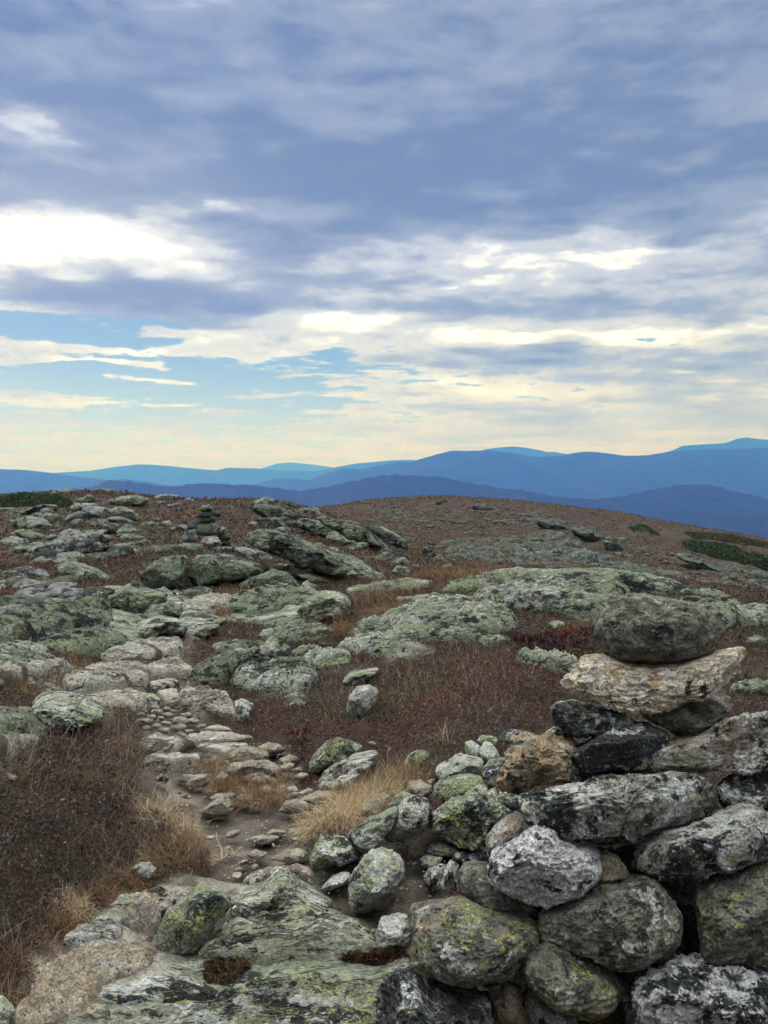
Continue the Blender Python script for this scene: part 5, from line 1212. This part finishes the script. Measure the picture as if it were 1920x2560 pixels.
for s, w, L, kd, lab, n in [
    ('D 330,400', 130, .20, 'rust', 'reddish tuft above the cracked tan slab', 500), ('D 230,440', 150, .17, 'rust', 'orange tuft strip left of the cracked tan slab', 600), ('D 100,480', 160, .15, 'rust', 'brown tuft strip along the bare pale slab', 500),
    ('D 60,300', 120, .2, 'rust', 'rusty tuft between the left edge slabs', 400), ('D 915,180', 60, .30, 'rust', 'upright rusty tuft on the ledge left of the perched boulder', 350), ('D 1300,255', 80, .26, 'rust', 'rusty tuft at the foot of the perched boulder', 350),
    ('D 1415,250', 70, .30, 'rust', 'tall rusty tuft right of the perched boulder', 450), ('D 1540,110', 110, .36, 'rust', 'tallest dark red tuft behind the perched boulder', 500), ('D 1560,175', 110, .22, 'tan', 'tan tuft beneath the tallest dark red one', 450),
    ('D 1640,150', 80, .25, 'rust', 'rusty tuft farther right of the dark red one', 300), ('D 980,85', 110, .22, 'tan', 'tan tuft beside the smooth pale green ledge', 400), ('F 930,465', 130, .26, 'rust', 'rusty tuft on the right foot of the cracked block', 450),
    ('F 1460,455', 150, .26, 'rust', 'rusty tuft at the lower end of the longest green slab', 450), ('F 560,285', 70, .30, 'rust', 'rusty tuft below the square green block', 250), ('F 400,320', 100, .3, 'rust', 'rusty tuft in the middle of the left slope', 250),
    ('G 450,640', 170, .28, 'tan', 'pale tan tuft at the left end of the long pale crest', 700), ('G 300,640', 190, .26, 'rust', 'rusty tuft strip left of the long pale crest', 700), ('G 560,690', 220, .24, 'rust', 'rusty tuft strip in front of the long pale crest', 800),
    ('G 700,650', 170, .16, 'tan', 'tan tuft on the long pale crest', 350), ('G 940,720', 80, .26, 'rust', 'rusty tuft between the whale backed slab and its neighbour', 350), ('G 130,690', 150, .24, 'rust', 'rusty tuft left of the thin grassy ledge', 450),
    ('G 100,790', 120, .24, 'rust', 'rusty tuft above the broad humped green slab', 400), ('A 790,240', 60, .14, 'tan', 'straw tuft next to the small pale green stone', 160), ('A 150,60', 160, .2, 'rust', 'rusty tuft strip behind the broad humped slab', 350)]:
    tuft(s, w * .85, L * .78, kd, lab, int(n * .7), dpt=.8, group=GD, lean=.42)

# thin grass everywhere along heath margins
def loose_grass(name, n, d0, d1, kinds, L, label, dens):
    X, Y = polar(n * 3, d0, d1, -.62, .62); m = masks(X, Y, .04) & (fbm2(X, Y, dens, 3, 81) > .10); X, Y = X[m][:n], Y[m][:n]; n = len(X)
    Z = ground(X, Y); a = rp.uniform(0, 6.28, n); w = (.0010 * np.maximum(1, Y / 3.5))[:, None]; LL = L * (Y / 4) ** .3 * np.exp(rp.normal(0, .35, n))
    col = pal(n, GRASS[kinds]); P = np.stack([X, Y, Z], 1); side = np.stack([np.cos(a), np.sin(a), 0 * a], 1)
    o1 = rp.normal(0, .5, (n, 2)); V = [P - side * w, P + side * w]; pr = P
    for k in range(3):
        t = (k + 1) / 3; dv = np.stack([o1[:, 0] * (.4 + t), o1[:, 1] * (.4 + t), np.full(n, 1.1 - .8 * t)], 1); dv /= np.linalg.norm(dv, axis=1)[:, None]
        pr = pr + dv * (LL / 3)[:, None]; ww = w * (1 - .8 * t); V += [pr - side * ww, pr + side * ww]
    V = np.stack(V, 1); b = np.arange(n)[:, None] * 8
    Q = np.concatenate([b + np.array([[2 * k, 2 * k + 1, 2 * k + 3, 2 * k + 2]]) for k in range(3)])
    o = mesh_obj(name, V.reshape(-1, 3), Q, M['blade'], smooth=False, color=np.repeat(col, 8, 0)); tag(o, label, None, None, 'stuff')
loose_grass('grass', 4500, 1.8, 14, 'tan', .06, 'thin dry grass blades scattered through the heath', 1.1)
loose_grass('sedge', 8000, 9, 45, 'rust', .12, 'reddish sedge over the summit slopes', .5)

# coloured ground plants
def patch(name, s, n, hgt, size, cols, label, kind='stuff', cat=None, w=None, zb=0.):
    poly = wpoly(s); lo, hi = poly.min(0), poly.max(0)
    X = rp.uniform(lo[0], hi[0], n * 3); Y = rp.uniform(lo[1], hi[1], n * 3); m = inside(X, Y, poly); X, Y = X[m][:n], Y[m][:n]
    d = np.clip(-poly_dist(X, Y, poly) / (.18 * min(np.ptp(poly[:, 0]), np.ptp(poly[:, 1])) + 1e-6), 0, 1) ** .5
    Z = ground(X, Y) + zb + hgt * d * (.55 + .45 * np.clip(fbm2(X, Y, 2.2 / max(hgt * 4, .2), 3, 91), -1, 1)) * rp.uniform(.3, 1, len(X)) ** .5
    V, Q, C = leaves(X, Y, Z, size * np.exp(rp.normal(0, .3, len(X))), pal(len(X), cols, w), up=.6, asp=.5)
    o = mesh_obj(name, V, Q, M['leaf'], smooth=False, color=C)
    tag(o, label, cat, None, kind if not cat else None)
    if cat: recenter(o, [poly[:, 0].mean(), poly[:, 1].mean(), float(ground(poly[:, 0].mean(), poly[:, 1].mean())[0])])
patch('maroon_heath', 'A 450,270 560,290 680,270 800,245 850,255 850,380 780,385 690,360 600,345 520,345 450,310', 26000, .07, .022, [(.055, .022, .030), (.075, .032, .036), (.045, .024, .028)], 'dark maroon heath below the humped slabs')
patch('orange_heath', 'A 640,290 700,268 780,262 830,285 800,315 700,305', 5000, .09, .022, [(.17, .070, .035), (.13, .055, .03), (.08, .035, .03)], 'orange red heath patch left of the top boulder')
patch('red_leaves', 'C 840,770 900,725 1000,745 1040,770 980,830 930,860 860,840', 5200, .05, .013, [(.055, .045, .022), (.08, .040, .025), (.17, .035, .02), (.075, .055, .03)], 'small red and olive leaved plants in the gap between the bottom slabs', w=[.45, .27, .05, .23])
patch('red_leaves', 'C 1360,725 1480,705 1640,705 1700,740 1600,752 1450,745', 4200, .04, .012, [(.075, .038, .028), (.20, .035, .025), (.06, .045, .025), (.11, .06, .035)], 'red leaved plants behind the yellow speckled slab', w=[.35, .06, .34, .25])
patch('red_leaves', 'B 330,470 400,440 440,480 400,500 340,500', 500, .035, .012, [(.30, .03, .025), (.18, .03, .02)], 'bright red leaves under the smooth olive cairn stone')
patch('red_leaves', 'D 1185,660 1280,640 1300,700 1270,790 1230,740', 2600, .05, .015, [(.09, .038, .032), (.065, .035, .028), (.12, .05, .035)], 'red heath beside the mossy boulder by the path')
KR = [(.022, .040, .016), (.035, .060, .022), (.050, .080, .030), (.018, .028, .014)]
patch('dwarf_conifer', 'F -80,128 60,118 160,108 290,120 310,150 200,158 100,158 -80,150', 26000, .42, .06, KR, 'dark green mat of dwarf conifer on the left skyline', cat='shrub')
patch('dwarf_conifer', 'G 1070,440 1130,430 1180,446 1212,474 1160,478 1105,464', 9000, 1.3, .24, KR, 'oval dark green scrub patch on the far brown slope', cat='shrub')
patch('dwarf_conifer', 'G 1300,500 1360,498 1480,520 1600,560 1720,590 1760,640 1640,604 1480,570 1340,530', 20000, 1.3, .26, KR, 'long dark green scrub belt at the right of the far slope', cat='shrub')
patch('dwarf_conifer', 'G 1310,452 1400,455 1560,478 1700,500 1700,520 1500,492 1340,475', 14000, .7, .24, [(.045, .05, .025), (.06, .065, .03), (.06, .045, .03)], 'thin lighter green scrub strip above the dark green belt', cat='shrub')
patch('dwarf_conifer', 'G 272,338 320,322 338,334 290,347', 2500, .7, .2, KR, 'small green scrub patch near the top of the far hill', cat='shrub')
patch('dwarf_conifer', 'G 1375,718 1420,708 1465,730 1440,745 1395,735', 4000, .07, .02, [(.03, .035, .018), (.04, .045, .025)], 'small dark bush in the outcrop at the right of the crest', cat='shrub')
patch('dwarf_conifer', 'A 1500,30 1560,20 1640,60 1659,90 1560,70', 10, .1, .1, KR, 'low scrub', kind='stuff') if False else None

# dead branch on the dirt
def tube(path, rad, seg=7):
    path = np.array(path, float); n = len(path); V = []; 
    for i, p in enumerate(path):
        t = path[min(i + 1, n - 1)] - path[max(i - 1, 0)]; t /= np.linalg.norm(t)
        s = np.cross(t, [0, 0, 1]); s /= np.linalg.norm(s) + 1e-9; u = np.cross(s, t); a = np.linspace(0, 6.283, seg, endpoint=False)
        V.append(p + rad[i] * (np.cos(a)[:, None] * s + np.sin(a)[:, None] * u))
    q = np.arange(n * seg).reshape(n, seg); nx = np.roll(q, -1, 1)
    return np.concatenate(V), np.stack([q[:-1], q[1:], nx[1:], nx[:-1]], -1).reshape(-1, 4)
def branch():
    m, t, b = new_mat('dead_wood'); g = t.n.new('ShaderNodeNewGeometry')
    t.l.new(t.ramp(t.noise(g.outputs['Position'], 60, 4, .6), [(.3, (.16, .13, .10)), (.7, (.42, .36, .29))]), b.inputs['Base Color']); M['wood'] = m
    Vs, Qs, base = [], [], 0
    for s, r0 in [('C 852,316 880,310 915,303 940,290 968,275 1000,255', .0075), ('C 940,290 985,290 1030,297', .0035), ('C 918,292 920,262 908,235 893,200', .0055), ('C 860,300 880,290 925,296', .004), ('C 968,275 960,262 950,252', .003)]:
        P = []
        for k, (x, y) in enumerate(pts(s)):
            wx, wy = hit(x, y); P.append([wx, wy, float(ground(wx, wy)[0]) - .018 + .012 * (k % 2)])
        P = np.array(P); tt = np.linspace(0, len(P) - 1, 14); P = np.stack([np.interp(tt, np.arange(len(P)), P[:, j]) for j in range(3)], 1) + rp.normal(0, .002, (14, 3))
        V, Q = tube(P, np.linspace(r0, r0 * .35, 14)); Vs.append(V); Qs.append(Q + base); base += len(V)
    o = mesh_obj('dead_branch', np.concatenate(Vs), np.concatenate(Qs), m); tag(o, 'pale dead forked branch lying on the dark dirt by the golden grass', 'branch')
branch()
